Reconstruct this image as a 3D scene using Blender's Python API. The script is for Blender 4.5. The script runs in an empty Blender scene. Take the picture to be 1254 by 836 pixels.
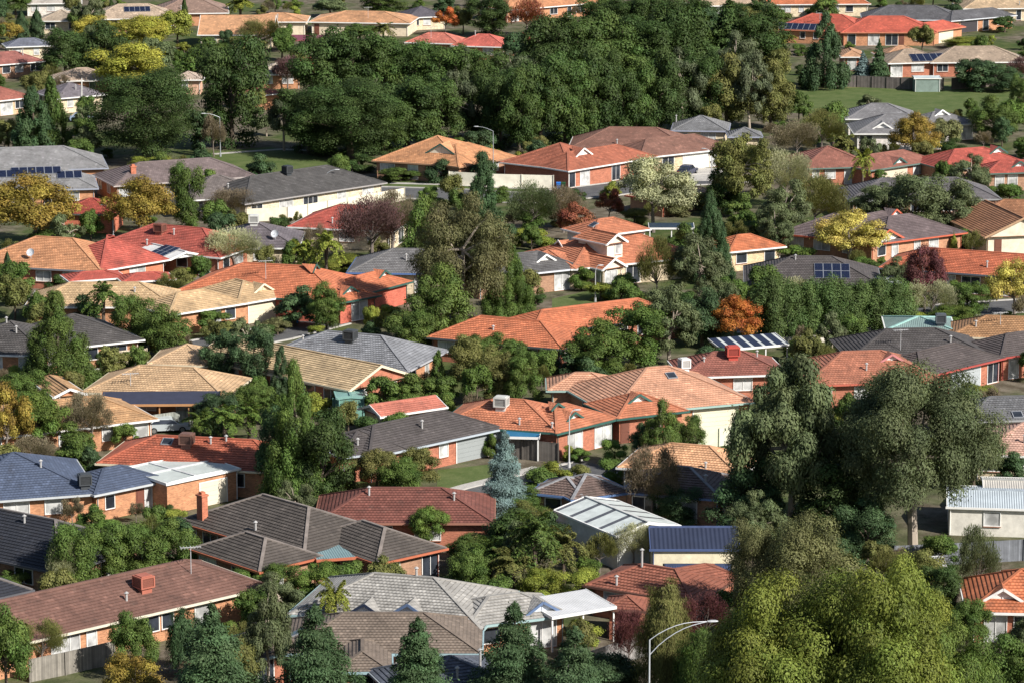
import bpy, math, random
import numpy as np
from mathutils import Vector, Matrix

C = bpy.context.scene.collection
SC = bpy.context.scene
R_ = math.radians

# ------------------------------------------------------------------ camera, light, exposure
CAM_H, PITCH, FPX = 74.0, R_(12.2), 4000.0          # photo is 1254 x 836
cam_d = bpy.data.cameras.new('camera')
cam = bpy.data.objects.new('camera', cam_d)
C.objects.link(cam)
cam.location = (0, 0, CAM_H)
cam.rotation_euler = (R_(90) - PITCH, 0, 0)
cam_d.sensor_width = 36.0
cam_d.lens = FPX / 1254.0 * 36.0
cam_d.clip_start = 1.0
cam_d.clip_end = 6000.0
SC.camera = cam

SUN_EL, SUN_AZ = R_(36), R_(38)                      # azimuth: from picture-right towards the camera
world = bpy.data.worlds.new('World')
SC.world = world
world.use_nodes = True
wn = world.node_tree
bg = wn.nodes['Background']
sky = wn.nodes.new('ShaderNodeTexSky')
sky.sky_type = 'NISHITA'
sky.sun_disc = False
sky.sun_elevation = SUN_EL
sky.sun_rotation = R_(90) + SUN_AZ
wn.links.new(sky.outputs[0], bg.inputs[0])
bg.inputs[1].default_value = 0.064
sun_d = bpy.data.lights.new('sun', 'SUN')
sun_d.energy = 5.0
sun_d.angle = R_(0.5)
sun_d.color = (1.0, 0.955, 0.89)
sun = bpy.data.objects.new('sun', sun_d)
C.objects.link(sun)
sdir = Vector((math.cos(SUN_EL) * math.cos(SUN_AZ), -math.cos(SUN_EL) * math.sin(SUN_AZ), math.sin(SUN_EL)))
sun.rotation_euler = (-sdir).to_track_quat('-Z', 'Y').to_euler()
sun.location = (200, -50, 200)
SC.view_settings.view_transform = 'Standard'
SC.view_settings.look = 'None'
SC.view_settings.gamma = 1.0
SC.view_settings.use_curve_mapping = False
SC.view_settings.exposure = 0.6

# ------------------------------------------------------------------ pixel <-> world helpers (photo pixels)
CP, SP = math.cos(PITCH), math.sin(PITCH)
CAMV = Vector((0, 0, CAM_H))


def ray(px, py):
    a, b = (px - 627.0) / FPX, (418.0 - py) / FPX
    return Vector((a, CP + b * SP, -SP + b * CP))


def at(px, py, z=0.0):
    d = ray(px, py)
    t = (z - CAM_H) / d.z
    return CAMV + d * t


def at_y(px, py, Y):
    d = ray(px, py)
    return CAMV + d * (Y / d.y)


def proj(p):
    q = p - CAMV
    zc = q.y * CP - q.z * SP
    return (627 + FPX * q.x / zc, 418 - FPX * (q.y * SP + q.z * CP) / zc)


def ppm(py):                                          # photo pixels per metre on the ground at row py
    q = at(627, py) - CAMV
    return FPX / (q.y * CP - q.z * SP)


# ------------------------------------------------------------------ materials
MATS = {}


def nodes_mat(key):
    m = bpy.data.materials.new(key)
    m.use_nodes = True
    return m, m.node_tree.nodes, m.node_tree.links, m.node_tree.nodes['Principled BSDF']


def N(ns, t, **kw):
    n = ns.new(t)
    for k, v in kw.items():
        if k.startswith('i'):
            n.inputs[int(k[1:])].default_value = v
        else:
            setattr(n, k, v)
    return n


def math_n(ns, ls, op, a, b=None):
    n = ns.new('ShaderNodeMath')
    n.operation = op
    for i, v in enumerate((a, b)):
        if v is None:
            continue
        if isinstance(v, (int, float)):
            n.inputs[i].default_value = v
        else:
            ls.new(v, n.inputs[i])
    return n.outputs[0]


def mixc(ns, ls, fac, a, b, mode='MIX'):
    n = ns.new('ShaderNodeMix')
    n.data_type = 'RGBA'
    n.blend_type = mode
    n.clamp_factor = True
    for idx, v in ((0, fac), (6, a), (7, b)):
        if isinstance(v, (int, float)):
            n.inputs[idx].default_value = v
        elif isinstance(v, (tuple, list)):
            n.inputs[idx].default_value = (v[0], v[1], v[2], 1)
        else:
            ls.new(v, n.inputs[idx])
    return n.outputs[2]


def noise(ns, ls, vec, scale, detail=3.0, rough=0.6):
    n = ns.new('ShaderNodeTexNoise')
    n.inputs['Scale'].default_value = scale
    n.inputs['Detail'].default_value = detail
    n.inputs['Roughness'].default_value = rough
    if vec is not None:
        ls.new(vec, n.inputs['Vector'])
    return n.outputs['Fac']


def ramp(ns, ls, fac, lo, hi, a=0.0, b=1.0):
    n = ns.new('ShaderNodeMapRange')
    n.inputs[1].default_value = lo
    n.inputs[2].default_value = hi
    n.inputs[3].default_value = a
    n.inputs[4].default_value = b
    ls.new(fac, n.inputs[0])
    return n.outputs[0]


def plain(name, col, rough=0.6, var=0.12, scale=1.5, metal=0.0, spec=0.4):
    key = ('plain', name)
    if key in MATS:
        return MATS[key]
    m, ns, ls, b = nodes_mat(name)
    tc = ns.new('ShaderNodeTexCoord')
    f = noise(ns, ls, tc.outputs['Object'], scale, 4)
    k = ramp(ns, ls, f, 0.3, 0.7, 1 - var, 1 + var)
    c = mixc(ns, ls, 1.0, col, k, 'MULTIPLY')
    ls.new(c, b.inputs['Base Color'])
    b.inputs['Roughness'].default_value = rough
    b.inputs['Metallic'].default_value = metal
    b.inputs['Specular IOR Level'].default_value = spec
    MATS[key] = m
    return m


def tile_mat(col, course=0.34, tw=0.30, joint_shade=0.55, lichen=0.35):
    key = ('tile', tuple(col), course)
    if key in MATS:
        return MATS[key]
    m, ns, ls, b = nodes_mat('roof_tiles')
    uv = ns.new('ShaderNodeUVMap')
    sep = ns.new('ShaderNodeSeparateXYZ')
    ls.new(uv.outputs[0], sep.inputs[0])
    geo = ns.new('ShaderNodeNewGeometry')
    v = math_n(ns, ls, 'DIVIDE', sep.outputs[1], course)
    row = math_n(ns, ls, 'FLOOR', v)
    fv = math_n(ns, ls, 'FRACT', v)
    off = math_n(ns, ls, 'MULTIPLY', row, 0.5)
    u = math_n(ns, ls, 'ADD', math_n(ns, ls, 'DIVIDE', sep.outputs[0], tw), off)
    cu = math_n(ns, ls, 'FLOOR', u)
    fu = math_n(ns, ls, 'FRACT', u)
    comb = ns.new('ShaderNodeCombineXYZ')
    ls.new(cu, comb.inputs[0]); ls.new(row, comb.inputs[1])
    wnz = ns.new('ShaderNodeTexWhiteNoise')
    wnz.noise_dimensions = '2D'
    ls.new(comb.outputs[0], wnz.inputs['Vector'])
    per = ramp(ns, ls, wnz.outputs['Value'], 0, 1, 0.90, 1.08)
    st = noise(ns, ls, geo.outputs['Position'], 0.45, 6, 0.72)
    stain = ramp(ns, ls, st, 0.36, 0.66, 1.12, 1 - lichen)
    st2 = noise(ns, ls, geo.outputs['Position'], 2.5, 3, 0.6)
    stain2 = ramp(ns, ls, st2, 0.3, 0.7, 0.9, 1.1)
    lap_shade = ramp(ns, ls, fv, 0.08, 0.26, 0.45 + 0.5 * joint_shade, 1.0)  # overlap shadow along each course's lower edge, painted into the tile colour
    k = math_n(ns, ls, 'MULTIPLY', math_n(ns, ls, 'MULTIPLY', per, stain), math_n(ns, ls, 'MULTIPLY', stain2, lap_shade))
    odd = ramp(ns, ls, wnz.outputs['Value'], 0.955, 0.965, 0.0, 1.0)
    k = math_n(ns, ls, 'MULTIPLY', k, math_n(ns, ls, 'ADD', 1.0, math_n(ns, ls, 'MULTIPLY', odd, 0.22)))
    c = mixc(ns, ls, 1.0, col, k, 'MULTIPLY')
    sp = noise(ns, ls, geo.outputs['Position'], 1.7, 6, 0.75)
    lm = ramp(ns, ls, sp, 0.56, 0.76, 0.0, 0.4 * lichen + .05)
    c = mixc(ns, ls, lm, c, (0.27, 0.255, 0.20))
    dk = noise(ns, ls, geo.outputs['Position'], 0.9, 6, 0.7)
    c = mixc(ns, ls, ramp(ns, ls, dk, 0.55, 0.78, 0.0, 0.35), c, (0.06, 0.05, 0.045))
    ls.new(c, b.inputs['Base Color'])
    b.inputs['Roughness'].default_value = 0.72
    b.inputs['Specular IOR Level'].default_value = 0.35
    # profile: each course is thick at its lower edge, each tile is rolled
    roll = math_n(ns, ls, 'MULTIPLY', math_n(ns, ls, 'SINE', math_n(ns, ls, 'MULTIPLY', fu, 6.283)), 0.3)
    h = roll
    bp = ns.new('ShaderNodeBump')
    bp.inputs['Strength'].default_value = 1.0
    bp.inputs['Distance'].default_value = 0.03
    ls.new(h, bp.inputs['Height'])
    ls.new(bp.outputs[0], b.inputs['Normal'])
    MATS[key] = m
    return m


def sheet_mat(col, pitch=0.20, rough=0.4):
    key = ('sheet', tuple(col), pitch)
    if key in MATS:
        return MATS[key]
    m, ns, ls, b = nodes_mat('steel_sheet')
    uv = ns.new('ShaderNodeUVMap')
    sep = ns.new('ShaderNodeSeparateXYZ')
    ls.new(uv.outputs[0], sep.inputs[0])
    geo = ns.new('ShaderNodeNewGeometry')
    f = math_n(ns, ls, 'FRACT', math_n(ns, ls, 'DIVIDE', sep.outputs[0], pitch))
    s = math_n(ns, ls, 'SINE', math_n(ns, ls, 'MULTIPLY', f, 6.283))
    st = ramp(ns, ls, noise(ns, ls, geo.outputs['Position'], 0.6, 5), 0.3, 0.75, 1.1, 0.78)
    seam = ramp(ns, ls, f, 0.0, 0.12, 0.72, 1.0)
    c = mixc(ns, ls, 1.0, col, math_n(ns, ls, 'MULTIPLY', st, seam), 'MULTIPLY')
    ls.new(c, b.inputs['Base Color'])
    b.inputs['Roughness'].default_value = rough
    bp = ns.new('ShaderNodeBump')
    bp.inputs['Strength'].default_value = 0.8
    bp.inputs['Distance'].default_value = 0.02
    ls.new(s, bp.inputs['Height'])
    ls.new(bp.outputs[0], b.inputs['Normal'])
    MATS[key] = m
    return m


def stripe_mat(a, bcol, pitch, share=0.62):
    key = ('stripe', tuple(a), pitch)
    if key in MATS:
        return MATS[key]
    m, ns, ls, b = nodes_mat('striped_sheet')
    uv = ns.new('ShaderNodeUVMap')
    sep = ns.new('ShaderNodeSeparateXYZ')
    ls.new(uv.outputs[0], sep.inputs[0])
    f = math_n(ns, ls, 'FRACT', math_n(ns, ls, 'DIVIDE', sep.outputs[0], pitch))
    g = math_n(ns, ls, 'GREATER_THAN', f, share)
    geo = ns.new('ShaderNodeNewGeometry')
    st = ramp(ns, ls, noise(ns, ls, geo.outputs['Position'], 1.2, 5), 0.3, 0.75, 1.1, 0.75)
    c = mixc(ns, ls, 1.0, mixc(ns, ls, g, a, bcol), st, 'MULTIPLY')
    ls.new(c, b.inputs['Base Color'])
    b.inputs['Roughness'].default_value = 0.35
    MATS[key] = m
    return m


def brick_mat(col, rendered=False):
    key = ('brick', tuple(col), rendered)
    if key in MATS:
        return MATS[key]
    m, ns, ls, b = nodes_mat('render_wall' if rendered else 'brick_wall')
    geo = ns.new('ShaderNodeNewGeometry')
    st = ramp(ns, ls, noise(ns, ls, geo.outputs['Position'], 1.1, 6, 0.7), 0.3, 0.7, 0.74, 1.16)
    if rendered:
        c = mixc(ns, ls, 1.0, col, st, 'MULTIPLY')
    else:
        uv = ns.new('ShaderNodeUVMap')
        bt = ns.new('ShaderNodeTexBrick')
        ls.new(uv.outputs[0], bt.inputs['Vector'])
        bt.inputs['Color1'].default_value = (col[0] * 1.12, col[1] * 1.1, col[2] * 1.1, 1)
        bt.inputs['Color2'].default_value = (col[0] * 0.72, col[1] * 0.66, col[2] * 0.64, 1)
        bt.inputs['Mortar'].default_value = (col[0] * 0.8 + 0.08, col[1] * 0.8 + 0.09, col[2] * 0.8 + 0.08, 1)
        bt.inputs['Scale'].default_value = 1.0
        bt.inputs['Brick Width'].default_value = 0.24
        bt.inputs['Row Height'].default_value = 0.086
        bt.inputs['Mortar Size'].default_value = 0.008
        c = mixc(ns, ls, 1.0, bt.outputs[0], st, 'MULTIPLY')
    ls.new(c, b.inputs['Base Color'])
    b.inputs['Roughness'].default_value = 0.85
    MATS[key] = m
    return m


def glass_mat(name, col, rough=0.08):
    key = ('glass', name)
    if key in MATS:
        return MATS[key]
    m, ns, ls, b = nodes_mat(name)
    geo = ns.new('ShaderNodeNewGeometry')
    st = ramp(ns, ls, noise(ns, ls, geo.outputs['Position'], 0.9, 2), 0.35, 0.65, 0.6, 1.3)
    ls.new(mixc(ns, ls, 1.0, col, st, 'MULTIPLY'), b.inputs['Base Color'])
    b.inputs['Roughness'].default_value = rough
    b.inputs['Specular IOR Level'].default_value = 0.6
    MATS[key] = m
    return m


def solar_mat():
    key = 'solar'
    if key in MATS:
        return MATS[key]
    m, ns, ls, b = nodes_mat('solar_cells')
    uv = ns.new('ShaderNodeUVMap')
    bt = ns.new('ShaderNodeTexBrick')
    bt.offset = 0
    ls.new(uv.outputs[0], bt.inputs['Vector'])
    bt.inputs['Color1'].default_value = (0.006, 0.009, 0.025, 1)
    bt.inputs['Color2'].default_value = (0.008, 0.013, 0.035, 1)
    bt.inputs['Mortar'].default_value = (0.05, 0.06, 0.10, 1)
    bt.inputs['Scale'].default_value = 1
    bt.inputs['Brick Width'].default_value = 0.16
    bt.inputs['Row Height'].default_value = 0.16
    bt.inputs['Mortar Size'].default_value = 0.006
    ls.new(bt.outputs[0], b.inputs['Base Color'])
    b.inputs['Specular IOR Level'].default_value = 0.25
    b.inputs['Roughness'].default_value = 0.2
    MATS[key] = m
    return m


def leaf_mat():
    key = 'leaf'
    if key in MATS:
        return MATS[key]
    m, ns, ls, b = nodes_mat('foliage')
    oi = ns.new('ShaderNodeObjectInfo')
    at_ = ns.new('ShaderNodeAttribute')
    at_.attribute_name = 'var'
    at2 = ns.new('ShaderNodeAttribute')
    at2.attribute_name = 'warm'
    k = ramp(ns, ls, at_.outputs['Fac'], 0, 1, 0.5, 1.85)
    c1 = mixc(ns, ls, 1.0, oi.outputs['Color'], k, 'MULTIPLY')
    hs = ns.new('ShaderNodeHueSaturation')
    ls.new(c1, hs.inputs['Color'])
    ls.new(ramp(ns, ls, at2.outputs['Fac'], 0, 1, 0.475, 0.52), hs.inputs['Hue'])
    hs.inputs['Saturation'].default_value = 1.0
    ls.new(hs.outputs[0], b.inputs['Base Color'])
    b.inputs['Roughness'].default_value = 0.6
    b.inputs['Specular IOR Level'].default_value = 0.15
    tr = ns.new('ShaderNodeBsdfTranslucent')
    ls.new(mixc(ns, ls, 1.0, hs.outputs[0], (1.25, 1.25, 0.5), 'MULTIPLY'), tr.inputs['Color'])
    mx = ns.new('ShaderNodeMixShader')
    mx.inputs[0].default_value = 0.2
    ls.new(b.outputs[0], mx.inputs[1])
    ls.new(tr.outputs[0], mx.inputs[2])
    ls.new(mx.outputs[0], ns['Material Output'].inputs['Surface'])
    MATS[key] = m
    return m


def bark_mat(name, col):
    return plain(name, col, 0.9, 0.35, 3.0)


def ground_mat():
    m, ns, ls, b = nodes_mat('ground_cover')
    geo = ns.new('ShaderNodeNewGeometry')
    p = geo.outputs['Position']
    f1 = ramp(ns, ls, noise(ns, ls, p, 0.06, 4), 0.42, 0.58)
    f2 = ramp(ns, ls, noise(ns, ls, p, 0.5, 5), 0.4, 0.62)
    f3 = ramp(ns, ls, noise(ns, ls, p, 6.0, 3), 0.3, 0.7, 0.75, 1.25)
    grass = mixc(ns, ls, f2, (0.045, 0.07, 0.02), (0.085, 0.10, 0.035))
    soil = mixc(ns, ls, f2, (0.085, 0.07, 0.048), (0.17, 0.145, 0.11))
    c = mixc(ns, ls, f1, grass, soil)
    ls.new(mixc(ns, ls, 1.0, c, f3, 'MULTIPLY'), b.inputs['Base Color'])
    b.inputs['Roughness'].default_value = 0.95
    b.inputs['Specular IOR Level'].default_value = 0.1
    return m


def speck_mat(name, a, bcol, scale=1.0, rough=0.9, fine=8.0):
    key = ('speck', name)
    if key in MATS:
        return MATS[key]
    m, ns, ls, b = nodes_mat(name)
    geo = ns.new('ShaderNodeNewGeometry')
    p = geo.outputs['Position']
    f = ramp(ns, ls, noise(ns, ls, p, scale, 6, 0.72), 0.38, 0.62)
    f3 = ramp(ns, ls, noise(ns, ls, p, fine, 3), 0.3, 0.7, 0.8, 1.2)
    c = mixc(ns, ls, 1.0, mixc(ns, ls, f, a, bcol), f3, 'MULTIPLY')
    ls.new(c, b.inputs['Base Color'])
    b.inputs['Roughness'].default_value = rough
    b.inputs['Specular IOR Level'].default_value = 0.2
    MATS[key] = m
    return m


def paling_mat(name, col):
    key = ('paling', name)
    if key in MATS:
        return MATS[key]
    m, ns, ls, b = nodes_mat(name)
    uv = ns.new('ShaderNodeUVMap')
    sep = ns.new('ShaderNodeSeparateXYZ')
    ls.new(uv.outputs[0], sep.inputs[0])
    u = math_n(ns, ls, 'DIVIDE', sep.outputs[0], 0.15)
    wnz = ns.new('ShaderNodeTexWhiteNoise')
    wnz.noise_dimensions = '1D'
    ls.new(math_n(ns, ls, 'FLOOR', u), wnz.inputs['W'])
    per = ramp(ns, ls, wnz.outputs['Value'], 0, 1, 0.7, 1.25)
    gap = ramp(ns, ls, math_n(ns, ls, 'FRACT', u), 0.0, 0.14, 0.35, 1.0)
    geo = ns.new('ShaderNodeNewGeometry')
    st = ramp(ns, ls, noise(ns, ls, geo.outputs['Position'], 1.3, 5), 0.3, 0.7, 0.75, 1.2)
    k = math_n(ns, ls, 'MULTIPLY', math_n(ns, ls, 'MULTIPLY', per, gap), st)
    ls.new(mixc(ns, ls, 1.0, col, k, 'MULTIPLY'), b.inputs['Base Color'])
    b.inputs['Roughness'].default_value = 0.85
    MATS[key] = m
    return m


# ------------------------------------------------------------------ mesh builder
class MB:
    def __init__(s):
        s.v, s.f, s.uv = [], [], []

    def poly(s, pts, uv=None):
        i = len(s.v)
        s.v += [tuple(p) for p in pts]
        s.f.append(tuple(range(i, i + len(pts))))
        s.uv.append(uv if uv else [(0.0, 0.0)] * len(pts))

    def box(s, o, ux, uy, uz, uvm=False):
        """box from corner o with edge vectors"""
        o, ux, uy, uz = Vector(o), Vector(ux), Vector(uy), Vector(uz)
        p = [o, o + ux, o + ux + uy, o + uy]
        q = [a + uz for a in p]
        lx, ly, lz = ux.length, uy.length, uz.length
        s.poly(p[::-1])
        s.poly(q, [(0, 0), (lx, 0), (lx, ly), (0, ly)])
        for a in range(4):
            b = (a + 1) % 4
            l = lx if a % 2 == 0 else ly
            s.poly([p[a], p[b], q[b], q[a]], [(0, 0), (l, 0), (l, lz), (0, lz)])

    def bar(s, a, b, w, h=None):
        a, b = Vector(a), Vector(b)
        d = b - a
        h = h or w
        up = Vector((0, 0, 1)) if abs(d.normalized().z) < 0.95 else Vector((1, 0, 0))
        sx = d.cross(up).normalized() * w
        sz = sx.cross(d).normalized() * h
        s.box(a - sx / 2 - sz / 2, sx, d, sz)

    def tube(s, pts, rad, n=6, cap=True):
        rings = []
        m = len(pts)
        for i, p in enumerate(pts):
            p = Vector(p)
            d = Vector(pts[min(i + 1, m - 1)]) - Vector(pts[max(i - 1, 0)])
            d.normalize()
            up = Vector((0, 0, 1)) if abs(d.z) < 0.9 else Vector((1, 0, 0))
            x = d.cross(up).normalized()
            y = d.cross(x)
            r = rad[i] if isinstance(rad, (list, tuple)) else rad
            k = len(s.v)
            s.v += [tuple(p + (x * math.cos(2 * math.pi * j / n) + y * math.sin(2 * math.pi * j / n)) * r) for j in range(n)]
            rings.append(k)
        for a, b in zip(rings, rings[1:]):
            for j in range(n):
                s.f.append((a + j, a + (j + 1) % n, b + (j + 1) % n, b + j))
                s.uv.append([(0, 0)] * 4)
        if cap:
            s.f.append(tuple(rings[0] + j for j in range(n))[::-1]); s.uv.append([(0, 0)] * n)
            s.f.append(tuple(rings[-1] + j for j in range(n))); s.uv.append([(0, 0)] * n)

    def build(s, name, mat, parent=None, org=None, smooth=False):
        if org is None:
            r = parent
            while r is not None and r.parent is not None:
                r = r.parent
            org = r.location.copy() if r is not None else Vector((0, 0, 0))
        me = bpy.data.meshes.new(name)
        ov = Vector(org)
        me.from_pydata([tuple(Vector(v) - ov) for v in s.v], [], s.f)
        ul = me.uv_layers.new(name='UVMap')
        flat = [c for f in s.uv for t in f for c in t]
        if len(flat) == 2 * len(me.loops):
            ul.data.foreach_set('uv', flat)
        me.materials.append(mat)
        if smooth:
            me.polygons.foreach_set('use_smooth', [True] * len(me.polygons))
        me.update()
        o = bpy.data.objects.new(name, me)
        C.objects.link(o)
        if parent is not None:
            o.parent = parent
        else:
            o.location = ov
        return o


def empty(name, loc, label, cat, group=None):
    o = bpy.data.objects.new(name, None)
    C.objects.link(o)
    o.location = loc
    o.empty_display_size = 0.5
    o['label'] = label
    o['category'] = cat
    if group:
        o['group'] = group
    return o


def tag(o, label, cat, group=None, kind=None):
    o['label'] = label
    o['category'] = cat
    if group:
        o['group'] = group
    if kind:
        o['kind'] = kind
    return o

# ------------------------------------------------------------------ houses
Z = Vector((0, 0, 1))
WALL_IN = 0.45
DBG = []


class Wing:
    """one roofed rectangle: L, R = front eave corners in photo pixels (at eave height), r = a pixel on the ridge line, or D = depth in metres"""

    def __init__(s, Lx, Ly, Rx, Ry, r=None, D=None, ends='hh', p=22.5, eh=2.5, ax=None, fl=0.0, oh=WALL_IN, walls=True, wcol=None):
        s.eh, s.t, s.ends, s.fl, s.oh, s.walls, s.wcol = eh, math.tan(R_(p)), ends, fl, oh, walls, wcol
        L, R = at(Lx, Ly, eh), at(Rx, Ry, eh)
        s.o = L
        s.ux = (R - L); s.ux.z = 0
        s.w = s.ux.length
        s.ux.normalize()
        s.uy = Vector((-s.ux.y, s.ux.x, 0))
        if r is not None:
            lo, hi = 3.0, 40.0
            for _ in range(40):
                D = (lo + hi) / 2
                a = s.P(0, D / 2, D / 2 * s.t); b = s.P(s.w, D / 2, D / 2 * s.t)
                pa, pb = proj(a), proj(b)
                y = pa[1] + (pb[1] - pa[1]) * (r[0] - pa[0]) / (pb[0] - pa[0])
                if y > r[1]:
                    lo = D
                else:
                    hi = D
            D = max(4.0, min(24.0, D))
        s.D = D
        s.ax = ax or ('x' if (s.w >= D or r is not None) else 'y')
        if s.ax == 'x' and s.w < D and 'h' in ends:          # a pyramid cannot be deeper than wide
            s.D = D = s.w * 0.999
        DBG.append((round(s.w, 1), round(D, 1), s.ax, round(math.degrees(math.atan2(s.ux.y, s.ux.x)))))

    def P(s, x, y, z=0.0):
        return s.o + s.ux * x + s.uy * y + Z * z

    def lift(s, k):
        s.o = s.o + Z * k
        s.eh += k

    def planes(s):
        """list of (points, eave origin, eave dir, up-slope dir)"""
        w, D, t = s.w, s.D, s.t
        out = []
        if s.ax == 'x':
            h = D / 2 * t
            ra = D / 2 if s.ends[0] == 'h' else 0.0
            rb = D / 2 if s.ends[1] == 'h' else 0.0
            A, B = s.P(ra, D / 2, h), s.P(w - rb, D / 2, h)
            out.append(([s.P(0, 0), s.P(w, 0), B, A], s.P(0, 0), s.ux, (s.uy + Z * t).normalized()))
            out.append(([s.P(w, D), s.P(0, D), A, B], s.P(w, D), -s.ux, (-s.uy + Z * t).normalized()))
            if ra:
                out.append(([s.P(0, D), s.P(0, 0), A], s.P(0, D), -s.uy, (s.ux + Z * t).normalized()))
            if rb:
                out.append(([s.P(w, 0), s.P(w, D), B], s.P(w, 0), s.uy, (-s.ux + Z * t).normalized()))
            s.ridge = (A, B)
            s.hips = [(q, A) for q in (s.P(0, 0), s.P(0, D))] * bool(ra) + [(q, B) for q in (s.P(w, 0), s.P(w, D))] * bool(rb)
            s.gables = ([('l', [s.P(0, D), s.P(0, 0), A])] if not ra else []) + ([('r', [s.P(w, 0), s.P(w, D), B])] if not rb else [])
        else:
            h = w / 2 * t
            ra = w / 2 if s.ends[0] == 'h' else 0.0          # front end
            rb = w / 2 if s.ends[1] == 'h' else 0.0          # back end
            A, B = s.P(w / 2, ra, h), s.P(w / 2, D - rb, h)
            out.append(([s.P(0, D), s.P(0, 0), A, B], s.P(0, D), -s.uy, (s.ux + Z * t).normalized()))
            out.append(([s.P(w, 0), s.P(w, D), B, A], s.P(w, 0), s.uy, (-s.ux + Z * t).normalized()))
            if ra:
                out.append(([s.P(0, 0), s.P(w, 0), A], s.P(0, 0), s.ux, (s.uy + Z * t).normalized()))
            if rb:
                out.append(([s.P(w, D), s.P(0, D), B], s.P(w, D), -s.ux, (-s.uy + Z * t).normalized()))
            s.ridge = (A, B)
            s.hips = [(q, A) for q in (s.P(0, 0), s.P(w, 0))] * bool(ra) + [(q, B) for q in (s.P(0, D), s.P(w, D))] * bool(rb)
            s.gables = ([('f', [s.P(0, 0), s.P(w, 0), A])] if not ra else []) + ([('b', [s.P(w, D), s.P(0, D), B])] if not rb else [])
        return out

    def faces(s):
        """wall faces: name, origin (at floor), direction, length, outward normal"""
        o, w, D = s.oh, s.w, s.D
        g = -s.eh + s.fl
        return [('f', s.P(o, o, g), s.ux, w - 2 * o, -s.uy), ('r', s.P(w - o, o, g), s.uy, D - 2 * o, s.ux),
                ('b', s.P(w - o, D - o, g), -s.ux, w - 2 * o, s.uy), ('l', s.P(o, D - o, g), -s.uy, D - 2 * o, -s.ux)]

    def inside(s, p, m=0.0):
        q = p - s.o
        x, y = q.dot(s.ux), q.dot(s.uy)
        return s.oh - m < x < s.w - s.oh + m and s.oh - m < y < s.D - s.oh + m


W = Wing
HOUSES = []
GARAGES = []
PROTECT = [(260, 32), (290, 28), (350, 22), (400, 22), (430, 34), (480, 22), (165, 14), (205, 18), (235, 8), (340, 82), (100, 92), (112, 106), (20, 110), (10, 126), (25, 72), (40, 52), (70, 18), (660, 8),
           (300, 30), (420, 30), (450, 20), (270, 30), (520, 48), (590, 50), (1095, 83), (1158, 47), (1050, 30), (1110, 32), (580, 575), (590, 595), (500, 235), (640, 243), (620, 222), (1090, 40),
           (700, 470), (880, 515), (875, 540), (745, 640), (780, 650), (850, 655), (850, 685), (700, 735), (330, 255), (400, 258), (450, 245), (1205, 640), (1170, 630), (1190, 650), (1230, 640), (1245, 650), (1180, 612), (1220, 612), (1180, 672), (1110, 666), (80, 820), (655, 552),
           (480, 495), (440, 485), (215, 495), (262, 600), (200, 605), (1140, 130), (1090, 110), (1115, 103), (700, 365), (800, 275), (815, 415), (930, 418)]


def pt_in(poly, n, p):
    k = len(poly)
    for i in range(k):
        a, b = poly[i], poly[(i + 1) % k]
        if (b - a).cross(p - a).dot(n) < -1e-6:
            return False
    return True


def hit_roof(pls, px, py):
    d = ray(px, py)
    best = None
    for pts, o, e, u in pls:
        n = e.cross(u)
        dn = d.dot(n)
        if abs(dn) < 1e-6:
            continue
        t = (pts[0] - CAMV).dot(n) / dn
        p = CAMV + d * t
        if pt_in(pts, n, p) and (best is None or t < best[0]):
            best = (t, p, e, u, n)
    return best


def hit_wall(wings, px, py):
    d = ray(px, py)
    best = None
    for wi in wings:
        if not wi.walls:
            continue
        for nm, o, e, l, n in wi.faces():
            dn = d.dot(n)
            if dn >= -1e-6:
                continue
            t = (o - CAMV).dot(n) / dn
            p = CAMV + d * t
            x = (p - o).dot(e)
            if -0.3 < x < l + 0.3 and -0.8 < p.z < wi.eh + 0.6:
                best = (t, o, e, l, n, x) if best is None or t < best[0] else best
    return best


def courses(m, pts, o, e, u, c):
    """a roof plane laid in overlapping tile courses, each a little thicker at its lower edge"""
    q = [((p - o).dot(e), (p - o).dot(u)) for p in pts]
    if not c:
        m.poly(pts, q)
        return
    n = e.cross(u)
    vmax = max(v for _, v in q)
    T = 0.05

    def clip(poly, lim, keep_above):
        out = []
        for i in range(len(poly)):
            a, b = poly[i], poly[(i + 1) % len(poly)]
            ia = (a[1] >= lim) if keep_above else (a[1] <= lim)
            ib = (b[1] >= lim) if keep_above else (b[1] <= lim)
            if ia:
                out.append(a)
            if ia != ib:
                t = (lim - a[1]) / (b[1] - a[1])
                out.append((a[0] + (b[0] - a[0]) * t, lim))
        return out
    k = 0
    while k * c < vmax - 0.02:
        v0, v1 = k * c, min(vmax, (k + 1) * c)
        s = clip(clip(q, v0, True), v1, False)
        s = [x for i, x in enumerate(s) if abs(x[0] - s[i - 1][0]) + abs(x[1] - s[i - 1][1]) > 1e-5]
        if len(s) >= 3:
            P3 = lambda x, lift: o + e * x[0] + u * x[1] + n * lift
            m.poly([P3(x, T * (1 - (x[1] - v0) / c)) for x in s], s)
            lo = [x[0] for x in s if abs(x[1] - v0) < 1e-4]
            if len(lo) >= 2:
                a, b = min(lo), max(lo)
                m.poly([P3((a, v0), -.004), P3((b, v0), -.004), P3((b, v0), T), P3((a, v0), T)], [(a, v0), (b, v0), (b, v0 + .02), (a, v0 + .02)])
        k += 1


WHITE = (0.72, 0.71, 0.68)
CREAM = (0.72, 0.64, 0.46)


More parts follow.
